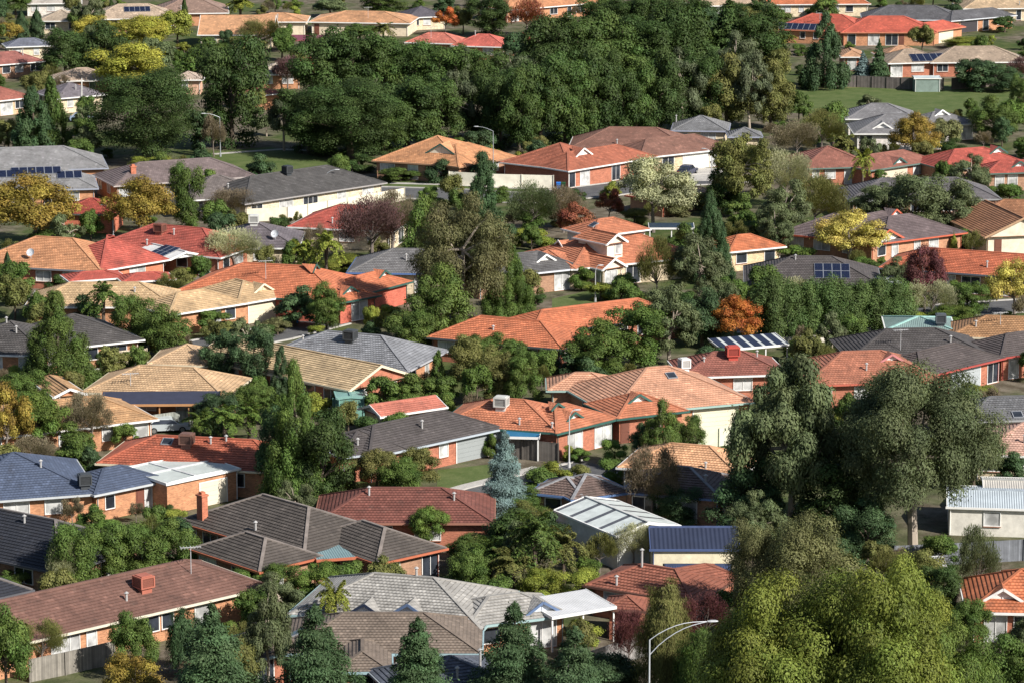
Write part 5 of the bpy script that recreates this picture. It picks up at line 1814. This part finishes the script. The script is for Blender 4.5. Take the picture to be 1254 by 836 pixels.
# ------------------------------------------------------------------ trees: kind, x, foot row, top row, width, colour, label
T = [
 # foreground
 ('conif', 510, 905, 760, 150, 'pine', 'blue-green conifer at the bottom edge in front of the brown hips'),
 ('conif', 390, 915, 745, 165, 'pine', 'blue-green conifer below the palm at the bottom edge'),
 ('conif', 630, 900, 742, 150, 'pine', 'tall conifer at the bottom centre with a pointed top'),
 ('conif', 704, 920, 772, 140, 'pine', 'conifer at the bottom edge right of the pointed one'),
 ('conif', 265, 915, 745, 175, 'pine', 'wide conifer in front of the long brown house'),
 ('round', 8, 870, 745, 80, 'mid', 'rounded green tree in the bottom left corner'),
 ('autumn', 166, 880, 800, 90, 'gold', 'orange-gold bush at the bottom edge left of the wide conifer'),
 ('round', 166, 830, 745, 62, 'mid', 'leafy tree against the wall of the long brown house'),
 ('weep', 225, 825, 748, 50, 'pine', 'dark thin tree against the middle of the long brown house'),
 ('euc', 328, 850, 715, 70, 'grey', 'loose grey-green tree at the right end of the long brown house'),
 ('round', 290, 868, 780, 60, 'olive', 'olive shrub beside the wide conifer'),
 ('bare', 52, 822, 760, 60, 'olive', 'thin half bare tree in front of the long brown roof'),
 ('palm', 412, 775, 702, 62, 'yg', 'yellow-green palm in front of the light grey roof'),
 ('round', 375, 770, 735, 40, 'mid', 'small round tree left of the yellow-green palm'),
 ('gum', 955, 1010, 712, 230, 'gum', 'huge yellow-green gum in the right foreground, left one'),
 ('gum', 1062, 1030, 704, 250, 'gum', 'huge yellow-green gum in the right foreground, middle one'),
 ('gum', 1165, 1010, 770, 150, 'bright', 'broad green gum in the right foreground below the orange house'),
 ('gum', 1015, 980, 740, 190, 'bright', 'deep green gum between the two huge yellow-green ones'),
 ('gum', 1100, 960, 690, 120, 'gum', 'lime topped tree below the grey fence'),
 ('weep', 815, 890, 712, 72, 'olive', 'drooping olive tree behind the twin armed lamp'),
 ('weep', 860, 910, 770, 80, 'mid', 'drooping green tree right of the twin armed lamp'),
 ('bare', 862, 800, 728, 70, 'red', 'dark red twiggy tree below the rusty brown house'),
 ('bare', 770, 830, 745, 50, 'red', 'dark red twiggy bush behind the white carport'),
 ('round', 750, 880, 800, 80, 'pine', 'dark round bush at the bottom edge left of the lamp'),
 ('dense', 992, 800, 630, 140, 'brn2', 'brown-olive domed tree above the huge gums'),
 ('dense', 925, 790, 640, 84, 'brn2', 'smaller brown-olive tree right of the cream shed'),
 ('bare', 1193, 745, 645, 62, 'grey', 'grey twiggy tree in front of the steel fence'),
 ('dense', 1150, 760, 690, 60, 'dk', 'dark bush left of the bright orange house'),
 ('round', 1245, 880, 775, 90, 'mid', 'leafy tree at the bottom right corner'),
 ('round', 1190, 870, 790, 60, 'dk', 'dark shrub under the window of the bright orange house'),
 ('round', 1150, 700, 655, 50, 'mid', 'small tree at the left end of the steel fence'),
 # big gums right
 ('gum', 1118, 674, 444, 196, 'grey', 'big spreading gum with pale forked trunk at the right'),
 ('gum', 968, 660, 440, 145, 'grey', 'tall dark gum left of the spreading one'),
 ('dense', 915, 655, 555, 100, 'pine', 'dark rounded evergreen below the tall dark gum'),
 ('dense', 1020, 668, 560, 120, 'dk', 'dark evergreen filling the gap below the two gums'),
 ('dense', 1040, 640, 520, 90, 'dk', 'shadowed evergreen standing behind the forked trunk'),
 ('round', 1192, 598, 512, 80, 'grey', 'grey-green tree at the right flank of the spreading gum'),
 ('dense', 1062, 690, 612, 80, 'pine', 'dark shrubbery tree below the forked gum'),
 # centre
 ('conif', 618, 640, 530, 72, 'spruce', 'pale blue spruce beside the lawn'),
 ('dense', 394, 628, 505, 90, 'dk', 'big dark cypress in front of the shadowed red roof, broad right body'),
 ('cyp', 366, 624, 444, 96, 'mid', 'tall pointed top of the dark cypress group before the shadowed red roof'),
 ('dense', 340, 606, 500, 60, 'pine', 'darker evergreen at the left of the big dark cypress'),
 ('shrub', 478, 536, 506, 40, 'mid', 'green shrub before the coral pavilion'),
 ('round', 462, 608, 550, 55, 'olive', 'shaggy olive shrub below the dark grey garage house, left'),
 ('round', 508, 606, 548, 62, 'olive', 'shaggy olive shrub below the dark grey garage house, right'),
 ('dense', 90, 720, 640, 70, 'mid', 'leftmost round tree in the row before the charcoal house'),
 ('dense', 130, 716, 642, 66, 'mid', 'second round tree in the row before the charcoal house'),
 ('dense', 172, 712, 640, 70, 'mid', 'third round tree in the row before the charcoal house'),
 ('dense', 215, 706, 636, 66, 'mid', 'round tree at the right end of the row before the charcoal house'),
 ('bare', 78, 722, 662, 40, 'silver', 'pale twiggy shrub in the row before the charcoal house'),
 ('shrub', 20, 720, 695, 60, 'mid', 'low green shrub below the charcoal house'),
 ('palm', 600, 725, 655, 80, 'mid', 'palm left of the palm clump beside the dark brown house'),
 ('palm', 655, 730, 620, 95, 'mid', 'tallest palm of the clump beside the white shed'),
 ('palm', 690, 725, 640, 80, 'olive', 'palm at the right of the clump beside the white shed'),
 ('palm', 628, 735, 668, 80, 'olive', 'short palm at the front of the clump'),
 ('dense', 640, 690, 622, 110, 'dk', 'dark tree behind the palm clump'),
 ('round', 575, 700, 655, 60, 'mid', 'round green tree right of the dark brown house'),
 ('round', 524, 668, 620, 52, 'bright', 'bright round bush before the dark red-brown roof'),
 ('shrub', 665, 745, 696, 62, 'yg', 'lime shrub above the light grey roof, left'),
 ('shrub', 712, 745, 696, 62, 'yg', 'lime shrub above the light grey roof, right'),
 ('dense', 575, 730, 690, 60, 'mid', 'leafy bush below the dark brown hipped house'),
 # hedge along the dark brown house
 ('shrub', 300, 735, 698, 55, 'mid', 'clipped hedge shrub right of the long brown roof'),
 ('shrub', 345, 738, 690, 60, 'mid', 'hedge shrub below the left hip of the dark brown house'),
 ('shrub', 390, 738, 686, 60, 'bright', 'hedge shrub below the teal roof panel'),
 ('shrub', 430, 730, 688, 50, 'mid', 'hedge shrub below the front hip of the dark brown house'),
 # left
 ('autumn', 10, 570, 470, 70, 'gold', 'gold and green tree at the left edge above the slate blue house'),
 ('round', 48, 560, 482, 70, 'bright', 'light green tree beside the gold one at the left edge'),
 ('bare', 112, 545, 480, 66, 'brown', 'grey twiggy tree before the orange-tan roof'),
 ('dense', 95, 566, 518, 48, 'mid', 'dark green bush below the grey twiggy tree'),
 ('bare', 40, 580, 535, 70, 'brown', 'low twiggy bush behind the slate blue roof'),
 ('round', 152, 552, 518, 34, 'bright', 'small light shrub at the corner of the orange-tan house'),
 ('palm', 245, 548, 498, 60, 'bright', 'leftmost banana palm below the tan verandah'),
 ('palm', 275, 552, 492, 66, 'bright', 'second banana palm below the tan verandah'),
 ('palm', 305, 550, 490, 66, 'bright', 'third banana palm below the tan verandah'),
 ('palm', 330, 545, 480, 62, 'mid', 'banana palm nearest the tall cypress'),
 ('round', 310, 520, 470, 60, 'mid', 'rounded tree between the tan verandah and the cypress'),
 ('cyp', 74, 478, 358, 112, 'mid', 'broad bright conifer at the left before the dark grey house'),
 ('dense', 272, 470, 404, 52, 'pine', 'dark spiky evergreen behind the tan verandah roof'),
 ('dense', 312, 475, 402, 56, 'pine', 'dark spiky evergreen before the blue-grey roof'),
 ('cyp', 345, 490, 425, 40, 'pine', 'small dark conifer at the corner of the tan gable house'),
 ('dense', 162, 430, 360, 58, 'mid', 'round tree before the tan roof at the left'),
 ('dense', 205, 440, 372, 64, 'mid', 'round tree right of the first one before the tan roof'),
 ('dense', 105, 400, 360, 40, 'pine', 'dark shrub beside the palm before the tan roof'),
 ('palm', 128, 412, 340, 62, 'mid', 'tall palm before the tan roof at the left'),
 ('column', 11, 360, 302, 15, 'pine', 'slim pencil pine at the left edge'),
 ('column', 24, 362, 325, 12, 'pine', 'shorter pencil pine at the left edge'),
 ('round', 18, 392, 338, 46, 'olive', 'olive tree at the left edge below the pencil pines'),
 ('shrub', 258, 404, 380, 50, 'mid', 'shrub before the brick garage house'),
 ('shrub', 130, 450, 430, 26, 'dk', 'small dark shrub below the orange brick side'),
 ('autumn', 45, 305, 215, 122, 'gold', 'large golden tree at the left edge'),
 ('autumn', 172, 300, 217, 96, 'gold', 'golden tree above the red roofs'),
 ('shrub', 60, 305, 282, 70, 'mid', 'green hedge under the large golden tree'),
 ('dense', 232, 290, 200, 44, 'mid', 'upright dark tree right of the golden ones'),
 ('round', 265, 290, 245, 40, 'mid', 'small green tree before the grey-brown roof'),
 ('round', 258, 250, 208, 30, 'bright', 'light green bush on the purple-brown roof line'),
 ('bare', 288, 335, 280, 76, 'silver', 'pale blossoming bare tree beside the bright red roof'),
 ('bare', 285, 262, 232, 60, 'brown', 'thin brown shrubs before the grey-brown roof'),
 ('round', 308, 258, 232, 36, 'yg', 'yellow-green bush at the corner of the dark grey house'),
 ('bare', 455, 325, 244, 98, 'plum', 'plum coloured bare tree behind the orange house'),
 ('bare', 480, 300, 235, 70, 'brown', 'thin brown tree behind the plum one'),
 ('palm', 400, 350, 278, 58, 'yg', 'yellow-green palm behind the orange green trimmed house'),
 ('palm', 372, 345, 290, 46, 'yg', 'smaller yellow-green palm left of the bigger one'),
 ('bare', 388, 335, 275, 36, 'brown', 'thin brown tree among the yellow-green palms'),
 ('shrub', 420, 335, 312, 60, 'yg', 'low light shrub under the yellow-green palms'),
 ('dense', 400, 405, 345, 48, 'mid', 'round dark tree beside the short white lamp'),
 ('dense', 362, 400, 350, 50, 'pine', 'dark hedge tree behind the brick garage'),
 ('shrub', 340, 410, 388, 36, 'brn2', 'reddish shrub before the cream garage door'),
 ('shrub', 455, 412, 375, 22, 'yg', 'tall lime shrub at the red brick end'),
 ('bare', 485, 415, 382, 55, 'olive', 'loose twiggy shrub below the red brick end'),
 # centre top
 ('euc', 567, 405, 240, 128, 'brn2', 'tall brown-green gum in the centre with a grey trunk'),
 ('dense', 520, 350, 240, 60, 'mid', 'green tree at the left flank of the central gum'),
 ('dense', 540, 430, 325, 86, 'mid', 'big dark round tree before the central gum, left'),
 ('cyp', 622, 400, 300, 76, 'mid', 'dark pyramidal tree right of the central gum'),
 ('cyp', 590, 275, 197, 52, 'pine', 'dark pointed conifer beside the road'),
 ('bare', 650, 290, 225, 70, 'grey', 'grey twiggy tree right of the pointed conifer'),
 ('dense', 648, 290, 258, 40, 'mid', 'small dark tree beside the two storey house'),
 ('bare', 690, 285, 228, 64, 'brown', 'brown bare tree across from the blue bin'),
 ('autumn', 702, 300, 250, 52, 'redor', 'red-orange tree behind the orange ridge'),
 ('autumn', 746, 275, 232, 36, 'redor', 'small rust coloured tree left of the pale tree'),
 ('autumn', 800, 285, 194, 98, 'silver', 'pale silver-green tree in front of the brown house'),
 ('cyp', 872, 345, 238, 60, 'pine', 'dark conifer right of the two storey house'),
 ('euc', 855, 375, 285, 82, 'grey', 'soft grey-green tree below the dark conifer'),
 ('bare', 805, 375, 290, 50, 'olive', 'loose thin tree before the two storey house'),
 ('shrub', 830, 262, 240, 46, 'brn2', 'brown-green shrubs before the low tan roofed house, left'),
 ('shrub', 862, 258, 236, 36, 'olive', 'olive shrub before the low tan roofed house'),
 ('euc', 905, 265, 165, 90, 'olive', 'tall thin olive brown tree right of the big brown house'),
 ('round', 925, 240, 178, 60, 'olive', 'olive tree behind the tall thin one'),
 ('bare', 960, 255, 185, 70, 'silver', 'pale twiggy tree left of the brown-red house'),
 ('shrub', 735, 368, 345, 42, 'yg', 'clipped round lime hedge beside the slim lamp'),
 ('round', 765, 368, 335, 34, 'bright', 'bright green bush right of the clipped lime hedge'),
 ('shrub', 712, 350, 328, 30, 'bright', 'small green shrub beside the pale blue window'),
 ('dense', 730, 470, 392, 84, 'mid', 'leafy tree below the wide orange roof, left'),
 ('dense', 775, 455, 372, 92, 'mid', 'leafy tree below the wide orange roof, middle'),
 ('euc', 820, 448, 348, 90, 'grey', 'grey-green tree between the orange roof and the red autumn tree'),
 ('dense', 700, 470, 428, 50, 'pine', 'dark bush before the shaded verandah'),
 ('dense', 860, 425, 352, 70, 'pine', 'dark tree behind the orange-red autumn tree'),
 ('autumn', 898, 425, 362, 76, 'orange', 'orange-red autumn tree beside the striped pergola'),
 ('dense', 640, 500, 430, 50, 'mid', 'dark upright tree before the pinkish tan house'),
 ('dense', 610, 495, 430, 60, 'olive', 'olive tree left of the dark upright one'),
 ('cyp', 535, 490, 430, 36, 'mid', 'small pointed tree before the tan gable house'),
 ('round', 575, 490, 412, 60, 'olive', 'rounded tree below the wide orange roof end'),
 ('dense', 500, 500, 455, 50, 'mid', 'dark bush before the tan gable'),
 ('dense', 468, 510, 462, 50, 'mid', 'dark bush left of the one before the tan gable'),
 ('dense', 540, 500, 460, 50, 'mid', 'dark bush behind the coral pavilion'),
 ('euc', 808, 580, 492, 60, 'mid', 'upright green tree before the pinkish tan house'),
 ('dense', 845, 570, 510, 46, 'mid', 'small bushy tree left of the cream courtyard wall'),
 ('dense', 790, 575, 515, 40, 'pine', 'dark shrub at the corner of the long orange house'),
 ('bare', 800, 640, 545, 70, 'brown', 'brown bare tree before the brown hipped house'),
 ('dense', 830, 640, 595, 70, 'pine', 'dark bush beside the brown bare tree'),
 ('bare', 775, 690, 640, 50, 'silver', 'thin white bare tree before the white shed'),
 ('shrub', 640, 640, 600, 60, 'mid', 'low green shrub below the blue spruce'),
 ('shrub', 600, 560, 530, 20, 'mid', 'tiny shrub beside the wide grey garage door') ,
 # right
 ('tall', 940, 420, 338, 58, 'hedge', 'leftmost poplar of the tall green hedge'),
 ('tall', 962, 418, 341, 64, 'hedge', 'second poplar from the left in the tall green hedge'),
 ('tall', 985, 416, 344, 58, 'hedge', 'third poplar from the left in the tall green hedge'),
 ('tall', 1007, 414, 338, 64, 'hedge', 'fourth poplar from the left in the tall green hedge'),
 ('tall', 1029, 412, 341, 58, 'hedge', 'fifth poplar from the left in the tall green hedge'),
 ('tall', 1051, 410, 344, 64, 'hedge', 'sixth poplar from the left in the tall green hedge'),
 ('tall', 1073, 408, 338, 58, 'hedge', 'seventh poplar from the left in the tall green hedge'),
 ('tall', 1093, 406, 341, 64, 'hedge', 'rightmost poplar of the tall green hedge'),
 ('autumn', 1040, 325, 258, 92, 'yel', 'bright yellow tree before the grey-brown roof'),
 ('shrub', 975, 325, 302, 50, 'bright', 'light green shrubs above the slate brown roof'),
 ('shrub', 1065, 345, 320, 40, 'mid', 'green shrub under the bright yellow tree'),
 ('autumn', 1132, 385, 302, 58, 'red', 'dark maroon tree before the orange low roof'),
 ('bare', 1140, 395, 345, 66, 'silver', 'pale twiggy tree below the maroon tree'),
 ('dense', 1185, 390, 345, 56, 'mid', 'round tree below the orange low roof'),
 ('autumn', 1242, 388, 320, 70, 'yel', 'golden yellow tree at the right edge'),
 ('shrub', 1165, 400, 375, 60, 'bright', 'low green hedge beside the teal roof'),
 ('euc', 960, 300, 222, 70, 'grey', 'grey-green tree behind the lower dark roof'),
 ('bare', 1000, 290, 215, 80, 'olive', 'olive twiggy tree left of the long grey-green hedge'),
 ('dense', 1075, 288, 225, 70, 'grey', 'left third of the long grey-green hedge'),
 ('dense', 1120, 290, 212, 84, 'grey', 'tall middle of the long grey-green hedge'),
 ('dense', 1168, 290, 220, 74, 'grey', 'right third of the long grey-green hedge'),
 ('dense', 885, 265, 205, 50, 'dk', 'dark tree beside the tall thin olive brown tree'),
 ('shrub', 1180, 305, 280, 40, 'mid', 'green shrub beside the cream gable house'),
 ('column', 1168, 310, 284, 10, 'yg', 'narrow lime column beside the porch'),
 ('bare', 970, 385, 340, 50, 'silver', 'pale twiggy shrub behind the poplar hedge') ,
 ('shrub', 1195, 495, 470, 60, 'yg', 'golden shrub below the white windows at the right'),
 ('dense', 870, 480, 425, 46, 'pine', 'dark bush beside the red box cooler') ,
 ('round', 1240, 165, 122, 46, 'bright', 'light green tree at the right edge below the field'),
 ('dense', 1215, 175, 118, 60, 'mid', 'dark tree right of the grey white-gabled house'),
 ('autumn', 1118, 200, 138, 66, 'gold', 'bare golden tree before the grey white-gabled house'),
 ('round', 1155, 190, 146, 44, 'brn2', 'brownish bush before the white wall'),
 ('palm', 1056, 238, 178, 40, 'yg', 'spiky yellow palm before the brown-red house'),
 ('palm', 1032, 215, 160, 44, 'olive', 'palm left of the spiky yellow one'),
 ('bare', 975, 200, 150, 70, 'brown', 'bare brown tree at the end of the belt'),
 ('bare', 1005, 190, 135, 60, 'olive', 'olive twiggy tree below the field'),
 ('dense', 978, 150, 112, 30, 'mid', 'small conical tree on the playing field'),
 ('dense', 1020, 180, 125, 44, 'mid', 'dark tree left of the grey white-gabled house'),
 ('round', 1235, 255, 225, 40, 'mid', 'small tree at the right edge behind the brown roof'),
 ('shrub', 1165, 196, 172, 56, 'dk', 'dark low shrub below the white wall'),
 # top right
 ('cyp', 1010, 108, 16, 64, 'pine', 'tall dark conifer at the top right before the red roof'),
 ('conif', 1056, 95, 64, 24, 'spruce', 'small blue-green conifer beside the field fence'),
 ('conif', 1076, 96, 50, 26, 'pine', 'dark narrow conifer right of the blue-green one'),
 ('round', 1130, 66, 30, 34, 'olive', 'round tree before the long bright red roof'),
 ('round', 952, 40, 12, 34, 'mid', 'green tree at the left end of the bright red roof'),
 ('dense', 1230, 40, 20, 34, 'dk', 'dark bush at the top right edge'),
 ('dense', 1190, 112, 74, 54, 'pine', 'dark shrub right of the green steel shed'),
 ('dense', 1225, 112, 78, 60, 'pine', 'dark shrub farther right of the green steel shed'),
 ('bare', 1250, 105, 70, 50, 'plum', 'brown twiggy tree at the top right edge'),
 ('shrub', 1185, 60, 46, 60, 'yg', 'yellow-green low hedge before the cream garage at the top right'),
 ('palm', 960, 60, 38, 40, 'yg', 'spiky pale palm beside the tall dark conifer'),
 ('dense', 950, 110, 60, 40, 'olive', 'olive tree at the right end of the belt'),
 ('dense', 1252, 150, 92, 36, 'mid', 'dark tree at the right edge beside the field'),
 # top left
 ('dense', 180, 199, 86, 145, 'dk', 'biggest round dark tree at the upper left'),
 ('dense', 285, 181, 46, 96, 'dk', 'tall dark tree right of the biggest round one'),
 ('cyp', 44, 192, 108, 70, 'pine', 'dark conifer at the left above the grey roof'),
 ('cyp', 66, 190, 95, 54, 'mid', 'tall green tree beside the left dark conifer'),
 ('dense', 80, 100, 35, 70, 'dk', 'dark spreading tree at the upper left'),
 ('dense', 125, 98, 25, 80, 'dk', 'dark spreading tree right of the first upper left one'),
 ('round', 162, 120, 53, 96, 'sun', 'yellow-green tree above the biggest round one'),
 ('autumn', 118, 62, 20, 64, 'sun', 'gold topped tree at the upper left'),
 ('round', 175, 70, 20, 74, 'sun', 'yellowish tree in front of the beige roof at the top left'),
 ('round', 218, 60, 13, 46, 'yg', 'light yellow-green tree left of the low orange-tan hall'),
 ('dense', 240, 110, 60, 50, 'mid', 'mid green tree behind the yellow-green one'),
 ('column', 27, 50, 10, 18, 'pine', 'slim cypress at the top left edge, first'),
 ('column', 46, 48, 8, 18, 'pine', 'slim cypress at the top left edge, second'),
 ('column', 137, 30, -6, 9, 'dk', 'thin pencil pine before the beige roof at the top'),
 ('column', 213, 28, -10, 9, 'dk', 'thin pencil pine left of the brown roof at the top'),
 ('column', 226, 28, -8, 9, 'dk', 'thin pencil pine right of its twin at the top'),
 ('shrub', 262, 66, 46, 50, 'mid', 'green shrubs under the low orange-tan hall, left'),
 ('shrub', 305, 64, 46, 46, 'olive', 'olive shrubs under the low orange-tan hall, right'),
 ('round', 12, 55, 28, 34, 'gold', 'orange-gold tree in the top left corner'),
 ('round', 20, 22, -8, 50, 'mid', 'green tree at the extreme top left'),
 ('round', 115, 12, -12, 40, 'mid', 'green tree at the top edge left of the beige roof'),
 ('palm', 295, 28, -6, 46, 'yg', 'yellow-green spiky tree at the top edge'),
 ('bare', 320, 55, 24, 60, 'olive', 'grey-green loose tree before the cream hall'),
 ('round', 345, 75, 40, 40, 'mid', 'green tree below the purple carport') ,
 ('bare', 352, 110, 70, 40, 'plum', 'purple twiggy tree beside the grey-beige hipped house'),
 ('autumn', 375, 105, 70, 26, 'redor', 'bright red tree beside the grey-beige hipped house'),
 ('palm', 470, 55, 25, 36, 'olive', 'small palm before the right cream hall'),
 ('round', 440, 50, 30, 50, 'mid', 'green tree before the right cream hall'),
 ('autumn', 546, 44, 10, 34, 'orange', 'orange autumn tree behind the coral roof'),
 ('round', 567, 42, 8, 30, 'olive', 'olive tree right of the orange autumn one at the top'),
 ('dense', 598, 45, -4, 60, 'dk', 'dark tree at the top edge left of centre'),
 ('bare', 645, 45, 0, 50, 'redor', 'red twiggy tree at the top centre'),
 ('autumn', 636, 62, 40, 40, 'redor', 'rust coloured bush behind the belt at the top centre'),
 ('dense', 470, 20, -10, 60, 'mid', 'green tree at the top edge behind the halls'),
 ('round', 405, 22, 0, 50, 'grey', 'grey tree at the top edge behind the halls'),
 ('dense', 245, 184, 135, 40, 'pine', 'dark shadowed tree behind the park lamp'),
 ('bare', 262, 192, 140, 30, 'brown', 'brown twiggy tree behind the park lamp'),
 ('shrub', 190, 210, 190, 60, 'yg', 'light shrubs under the biggest round tree'),
 ('shrub', 490, 222, 205, 50, 'mid', 'shrub before the orange-tan hipped house, left'),
 ('shrub', 535, 224, 195, 40, 'pine', 'rounded shrub before the orange-tan hipped house'),
 ('shrub', 590, 226, 185, 40, 'pine', 'rounded shrub below the curved lamp by the road'),
 ('shrub', 630, 212, 198, 30, 'mid', 'green shrub at the left end of the rust red roof'),
]
for t_ in T:
    tree(*t_, lod='n' if t_[0] in ('cyp', 'conif') and t_[2] - t_[3] > 95 else None)

# the belt of tall trees behind the upper road: rows from the front to the back
BELT = [
 # front row: x, foot, top, width, kind, colour
 (348, 185, 110, 50, 'euc', 'grey'), (378, 187, 105, 70, 'dense', 'dk'), (430, 194, 100, 120, 'dense', 'dk'), (408, 189, 118, 90, 'dense', 'dk'), (470, 190, 120, 60, 'dense', 'mid'),
 (500, 182, 95, 84, 'dense', 'dk'), (530, 180, 92, 70, 'dense', 'mid'), (556, 176, 88, 50, 'euc', 'grey'), (585, 172, 88, 60, 'dense', 'dk'), (613, 182, 86, 50, 'dense', 'dk'), (636, 186, 84, 52, 'dense', 'mid'),
 (662, 182, 70, 64, 'dense', 'dk'), (692, 180, 66, 66, 'dense', 'mid'), (722, 174, 60, 70, 'dense', 'dk'), (752, 172, 64, 60, 'dense', 'dk'), (780, 170, 72, 56, 'dense', 'mid'), (806, 168, 60, 60, 'dense', 'dk'),
 (835, 160, 62, 60, 'euc', 'grey'), (862, 158, 60, 56, 'dense', 'dk'), (890, 158, 66, 60, 'dense', 'olive'), (918, 160, 62, 56, 'euc', 'grey'), (944, 158, 74, 50, 'dense', 'olive'),
 (395, 135, 42, 80, 'dense', 'dk'), (430, 130, 36, 84, 'dense', 'dk'), (465, 128, 40, 70, 'dense', 'mid'), (500, 126, 52, 70, 'dense', 'dk'), (535, 128, 52, 76, 'dense', 'mid'), (565, 125, 55, 56, 'euc', 'grey'),
 (596, 126, 60, 60, 'dense', 'mid'), (630, 126, 62, 60, 'euc', 'grey'), (672, 122, 20, 80, 'dense', 'dk'), (712, 118, 14, 84, 'dense', 'mid'), (750, 116, 18, 80, 'dense', 'mid'), (786, 112, 22, 80, 'dense', 'dk'),
 (822, 108, 2, 80, 'tall', 'dk'), (855, 106, 4, 80, 'conif', 'dk'), (890, 104, 2, 90, 'conif', 'dk'), (925, 104, 10, 80, 'dense', 'dk'), (840, 104, 30, 60, 'bare', 'plum'), (905, 120, 40, 60, 'euc', 'grey'),
 (805, 60, -8, 60, 'dense', 'dk'), (770, 60, -4, 60, 'dense', 'dk'), (735, 50, -6, 50, 'dense', 'mid'), (850, 40, -4, 60, 'dense', 'dk'), (905, 45, 2, 60, 'dense', 'dk'), (930, 60, 10, 50, 'dense', 'olive'),
]
BL = {'dense': 'dense dark green tree in the tall belt behind the upper road', 'euc': 'greyer feathery gum among the dark belt trees', 'conif': 'dark layered cypress at the top of the tree belt',
      'tall': 'upright dark cypress at the top of the tree belt', 'bare': 'purple-brown twiggy tree near the top of the belt'}
for x, yb, yt, w, k, c in BELT:
    w = w * (1.18 if k == 'dense' else 1.15)
    lb = BL[k]
    if k == 'dense' and c != 'dk':
        lb = 'lighter green bushy tree in the tall belt behind the upper road' if c == 'mid' else 'olive tinted bushy tree at the right end of the tall belt'
    tree(k, x, yb, yt, w, {'mid': (.056, .092, .024), 'grey': (.085, .105, .055)}.get(c, c), lb, group='trees of the tall belt')

# ------------------------------------------------------------------ garden planting that fills the yards
OPEN_ = [[(235, 206), (262, 183), (330, 176), (420, 196), (405, 226), (270, 226)], [(945, 142), (958, 104), (1254, 94), (1254, 142)], [(500, 625), (515, 560), (600, 535), (680, 560), (690, 590), (600, 625)],
         [(676, 394), (676, 362), (740, 350), (775, 372), (735, 394)], [(470, 244), (470, 222), (720, 224), (900, 212), (900, 232), (720, 246)]]


def in_px(poly, x, y):
    c = False
    n = len(poly)
    for i in range(n):
        (x1, y1), (x2, y2) = poly[i], poly[i - 1]
        if (y1 > y) != (y2 > y) and x < (x2 - x1) * (y - y1) / (y2 - y1) + x1:
            c = not c
    return c


def short(lb):
    w = lb.split()
    out = []
    for x in w:
        if x in ('with', 'at', 'behind', 'in', 'below', 'beside', 'by', 'left', 'right', 'across', 'carrying', 'between', 'half', 'under', 'cut', 'beyond', 'along', 'facing', 'above', 'of', 'to', 'on',
                 'joined', 'over', 'rising', 'glimpsed', 'hidden', 'from', 'for') and len(out) >= 3:
            break
        out.append(x)
    return ' '.join(out[:8])


bpy.context.view_layer.update()
DG = bpy.context.evaluated_depsgraph_get()
frng = random.Random(21)
seen_lb = set()
FILL = [('shrub', 'mid', 'leafy green shrub'), ('shrub', 'dk', 'dark green shrub'), ('round', 'mid', 'small green garden tree'), ('dense', 'pine', 'small dark evergreen'), ('shrub', 'olive', 'olive shrub'),
        ('bare', 'brown', 'brown twiggy shrub'), ('shrub', 'bright', 'bright green shrub'), ('dense', 'mid', 'bushy green tree'), ('round', 'olive', 'olive garden tree'), ('bare', 'olive', 'thin loose shrub'),
        ('shrub', 'yg', 'yellow-green shrub'), ('euc', 'grey', 'feathery grey-green tree')]
nfill = 0
for _ in range(14000):
    if nfill >= 330:
        break
    x, y = frng.uniform(-10, 1264), frng.uniform(8, 835)
    g = at(x, y)
    if any(in_px(p, x, y) for p in OPEN_):
        continue
    k, c, nm = frng.choice(FILL)
    h = {'shrub': frng.uniform(1.1, 2.6), 'round': frng.uniform(2.6, 5), 'dense': frng.uniform(2.4, 5.2), 'bare': frng.uniform(1.6, 3.6), 'euc': frng.uniform(4, 6.5)}[k]
    if y < 130 and k != 'shrub':
        h *= 1.3
    wd = h * frng.uniform(.7, 1.1) if k != 'shrub' else h * frng.uniform(1.0, 1.7)
    if any(wi.inside(g, wi.oh + wd * .3) for lb, ws, c_ in HOUSES for wi in ws):
        continue
    if any((g.x - a) ** 2 + (g.y - b) ** 2 < (r * .75 + wd * .3) ** 2 for a, b, r in TREES):
        continue
    bad = False
    for o, n, w in GARAGES:
        q = g - o
        dn = q.dot(n)
        if 0 < dn < 9 and (q - n * dn).length < w * .5 + wd * .5 + abs(q.z):
            bad = True
    if bad:
        continue
    tx, ty = proj(g + Z * h)
    hw = wd * .5 * ppm(y)
    if any(x - hw - 4 < a < x + hw + 4 and ty - 4 < b < y + 2 for a, b in PROTECT):
        continue
    tgt = g + Z * (h * .8)
    d = tgt - CAMV
    hit, loc, nn, ii, ob, mm = SC.ray_cast(DG, CAMV, d.normalized(), distance=d.length - .5)
    if hit:
        continue
    lb, ws, c_ = min(HOUSES, key=lambda H: (H[2] - g).length)
    q = g - c_
    rel = ('in front of' if q.y < 0 else 'behind') if abs(q.y) > abs(q.x) else ('left of' if q.x < 0 else 'right of')
    if k == 'shrub':
        nm = ('low ' if h < 1.8 else 'tall ') + nm
    label = '%s %s the %s' % (nm, rel, short(lb))
    if label in seen_lb or len(label.split()) > 16:
        continue
    seen_lb.add(label)
    s_ = ppm(y)
    pt = proj(g + Z * h)
    tree(k, x, y, pt[1], wd * s_, c, label, group='small garden planting between the houses')
    nfill += 1
print('FILL', nfill)
